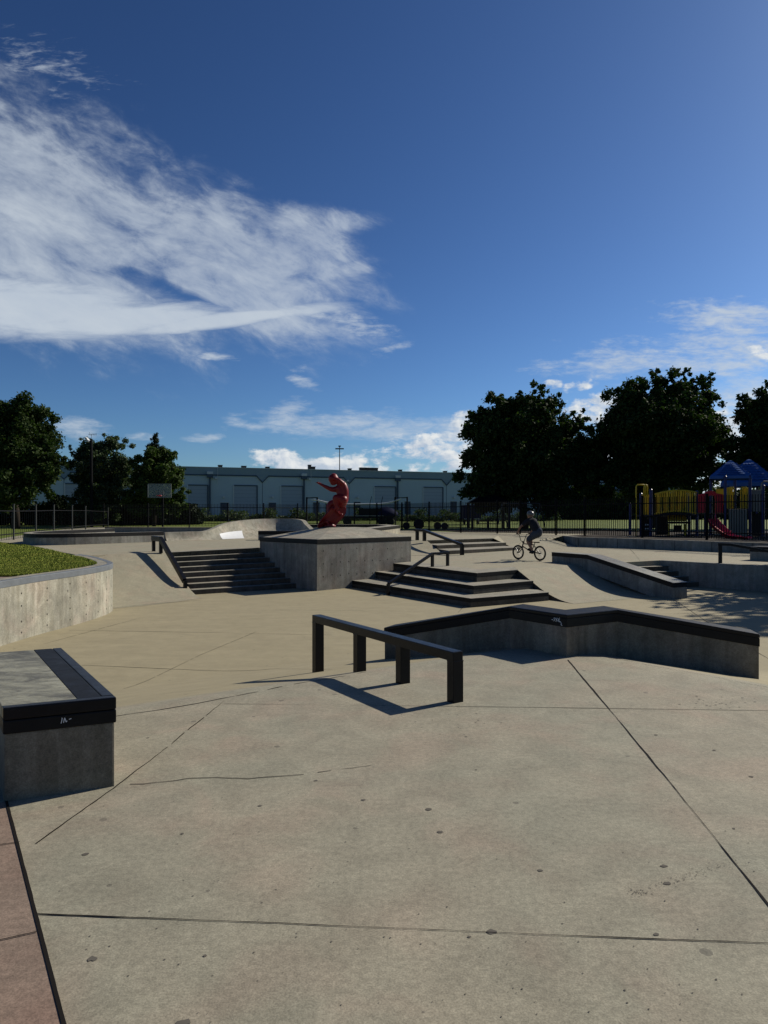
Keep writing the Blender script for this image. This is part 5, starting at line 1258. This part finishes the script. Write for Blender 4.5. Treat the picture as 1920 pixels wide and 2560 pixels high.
for s_ in (-.26, .26):
    m = MB(); c_ = bc + bu * s_ + bw * .07; m.beam(c_ - bv * .12, c_ + bv * .12, .05, .06); m.beam(c_ - bw * .06, c_, .07, .06)
    for q in (-1, 1): m.lathe(c_ + bv * (.13 * q) - bv * .03, [(.045, 0), (.055, .01), (.055, .05), (.045, .06)], 16, axis=bv)
    m.build('truck', 'redpaint', scp, smooth=False)
m = MB(); a = base + Vector(sp(820, 1314)); m.lathe((a.x + .1, a.y, 1.135), [(.30, 0), (.30, .03)], 24); m.build('base_plate', 'dark', scp)
m = MB(); m.tube([bc - bu * .42, base + Vector((-.02, 0, -.02))], [.10, .12], 12); m.tube([bc - bu * .3 + bw * .02, base + Vector((.06, 0, -.02))], [.10, .10], 12); m.build('mount', 'redpaint', scp, smooth=True)

# ------------------------------------------------------------------ rider and BMX bike
gz = .045
fwd = Vector((-.625, .78, 0)).normalized(); lft = Vector((0, 0, 1)).cross(fwd)
rear = Vector((5.27, 24.0, gz))
RM = Matrix(((fwd.x, lft.x, 0, rear.x), (fwd.y, lft.y, 0, rear.y), (0, 0, 1, rear.z), (0, 0, 0, 1)))
zg = ground(rear.x, rear.y); RM[2][3] = zg + .002
bike = thing('bicycle', RM @ Vector((.47, 0, 0)), 'small black bicycle with low saddle ridden across the platform', 'bicycle')
def W3(*p): return RM @ Vector(p)
def bt(path, r_, name='frame', mat='dark', n=8):
    m = MB(); m.tube([W3(*p) for p in path], r_, n); return m
axv = (RM.to_3x3() @ Vector((0, 1, 0)))
m = MB()
BBk = (.37, 0, .29); ST = (.24, 0, .53); HT0 = (.73, 0, .56); HT1 = (.755, 0, .47)
for a, b, r_ in ((BBk, ST, .016), (ST, HT0, .018), (BBk, HT1, .02), (HT0, HT1, .022)): m.tube([W3(*a), W3(*b)], r_, 8)
for s_ in (-1, 1):
    m.tube([W3(.37, .03 * s_, .29), W3(.05, .06 * s_, .255), W3(0, .06 * s_, .255)], .011, 6); m.tube([W3(.25, .02 * s_, .50), W3(0, .06 * s_, .255)], .010, 6)
m.build('frame', 'dark', bike, smooth=True)
m = MB(); 
for s_ in (-1, 1): m.tube([W3(.765, .05 * s_, .44), W3(.80, .06 * s_, .40), W3(.95, .06 * s_, .255)], .014, 8)
m.beam(W3(.76, -.06, .45), W3(.76, .06, .45), .03, .03); m.tube([W3(.755, 0, .47), W3(.72, 0, .60)], .018, 8); m.build('fork', 'dark', bike)
m = MB(); 
for s_ in (-1, 1): m.tube([W3(.74, 0, .62), W3(.75, .09 * s_, .66), W3(.74, .20 * s_, .88), W3(.70, .36 * s_, .90)], .012, 8)
m.tube([W3(.745, -.15, .80), W3(.745, .15, .80)], .009, 6); m.beam(W3(.69, 0, .61), W3(.76, 0, .62), .05, .05); hb = m.build('handlebar', 'dark', bike)
for s_ in (-1, 1):
    m = MB(); m.tube([W3(.72, .26 * s_, .893), W3(.70, .38 * s_, .90)], .017, 8); m.build('grip', 'dark', hb)
m = MB(); m.solid([W3(*p) for p in ((.06, -.06, .60), (.34, -.02, .61), (.34, .02, .61), (.06, .06, .60))], [W3(*p) for p in ((.05, -.065, .64), (.35, -.02, .635), (.35, .02, .635), (.05, .065, .64))]); m.tube([W3(*ST), W3(.21, 0, .61)], .014, 8); m.build('saddle', 'dark', bike, bevel=.008)
for x in (0, .95):
    m = MB(); m.torus(W3(x, 0, .255), axv, .228, .027, 48, 10); wh = m.build('tyre', 'dark', bike, smooth=True)
    m = MB(); m.torus(W3(x, 0, .255), axv, .200, .008, 48, 6); m.build('rim', 'dark', wh)
    m = MB()
    for k in range(28):
        a = k * 2 * math.pi / 28; s_ = 1 if k % 2 else -1; m.beam(W3(x, .025 * s_, .255), W3(x + .2 * math.cos(a), 0, .255 + .2 * math.sin(a)), .0025, .0025)
    m.build('spokes', 'chrome', wh, fixn=False)
    m = MB(); m.lathe(W3(x, -.05, .255), [(.025, 0), (.025, .1)], 12, axis=axv); m.build('hub', 'dark', wh)
m = MB(); m.lathe(W3(.37, -.045, .29), [(.075, 0), (.075, .006)], 20, axis=axv); m.beam(W3(.37, -.06, .29), W3(.53, -.06, .33), .02, .015); m.beam(W3(.37, .06, .29), W3(.21, .06, .25), .02, .015)
m.box(W3(.53, -.11, .33), (.09, .09, .02)); m.box(W3(.21, .11, .25), (.09, .09, .02)); m.build('crankset', 'dark', bike)
m = MB(); m.tube([W3(.80, .02, .60), W3(.87, .03, .56), W3(.90, .05, .42), W3(.86, .07, .33)], .004, 5); m.build('brake_cable', 'dark', bike)

rd = thing('person', RM @ Vector((.3, 0, 0)), 'person in grey helmet, dark T-shirt and grey shorts standing on the bicycle pedals', 'person')
# skin: head, neck, arms with hands, lower legs: one continuous body
pel = (.08, 0, .99); ch = (.26, 0, 1.24); nk = (.36, 0, 1.42)
def arm(s_):
    sh_ = (.36, .19 * s_, 1.36); el = (.56, .36 * s_, 1.14); wr = (.67, .345 * s_, .965)
    return [((.33, 0, 1.34), .085), (sh_, .055), (el, .040), (wr, .027), ((.69, .335 * s_, .925), .03)]
def leg(s_, kn, an_, toe): return [(pel, .10), ((.10, .09 * s_, .95), .095), (kn, .062), (tuple(np.array(kn) * .55 + np.array(an_) * .45), .055), (an_, .036), (toe, .03)]
LL_ = leg(1, (.42, .14, .68), (.22, .11, .33), (.30, .11, .28)); RL_ = leg(-1, (.50, -.13, .74), (.46, -.11, .41), (.58, -.11, .36))
bodyc = [[(pel, .12), ((.15, 0, 1.10), .115), (ch, .125), ((.33, 0, 1.34), .10), (nk, .055), ((.40, 0, 1.50), .05)],
         [((.42, 0, 1.53), .085), ((.41, 0, 1.585), .092)], [((.47, 0, 1.52), .055), ((.49, 0, 1.49), .04)], arm(1), arm(-1), LL_, RL_]
skin_mesh2('body', bodyc, 'skin', rd, RM, .011, 4)
# fingers wrapped round the grips, and nose/ears
m = MB()
for s_ in (-1, 1):
    for k in range(4):
        y = (.295 + k * .022) * s_; m.tube([W3(.675, y, .935), W3(.71, y, .927), W3(.728, y, .905), W3(.718, y, .882)], [.0095, .009, .0085, .007], 6)
    m.tube([W3(.68, .285 * s_, .92), W3(.69, .275 * s_, .89), W3(.715, .285 * s_, .878)], [.010, .009, .008], 6)
    m.lathe(W3(.41, .088 * s_, 1.53), [(.012, -.02), (.018, 0), (.012, .02)], 8)
m.tube([W3(.50, 0, 1.555), W3(.522, 0, 1.53), W3(.505, 0, 1.522)], [.010, .014, .010], 6)
m.build('fingers', 'skin', rd, smooth=True)
shirt = [[((.09, 0, 1.0), .150), ((.15, 0, 1.11), .138), (ch, .155), ((.33, 0, 1.34), .128), ((.36, 0, 1.40), .08)],
         [((.10, .06, 1.0), .12), ((.26, .07, 1.22), .125)], [((.10, -.06, 1.0), .12), ((.26, -.07, 1.22), .125)]]
for s_ in (-1, 1): shirt.append([((.33, 0, 1.335), .11), ((.36, .19 * s_, 1.355), .082), ((.46, .285 * s_, 1.24), .072)])
skin_mesh2('shirt', shirt, 'shirt', rd, RM, .014, 4)
sh2 = [[((.07, 0, 1.0), .145), ((.09, 0, .93), .13)]]
for s_, kn in ((1, (.42, .14, .68)), (-1, (.50, -.13, .74))):
    sh2.append([((.08, .05 * s_, .98), .12), ((.12, .095 * s_, .92), .125), (tuple(np.array((.11, .09 * s_, .94)) * .18 + np.array(kn) * .82), .092)])
skin_mesh2('shorts', sh2, 'shorts', rd, RM, .014, 4)
for s_, a, t in ((1, (.22, .11, .31), (.33, .11, .275)), (-1, (.46, -.11, .39), (.60, -.11, .355))):
    skin_mesh2('shoe', [[(tuple(np.array(a) + np.array((-.03, 0, -.01))), .045), (a, .048), (t, .038)]], 'dark', rd, RM, .01, 3)
m = MB(); ax = RM.to_3x3() @ Vector((.12, 0, .99)); m.lathe(W3(.40, 0, 1.555), [(.112, -.03), (.124, 0), (.122, .05), (.104, .095), (.07, .125), (.025, .138)], 24, axis=ax); m.build('helmet', 'helmet', rd, smooth=True)
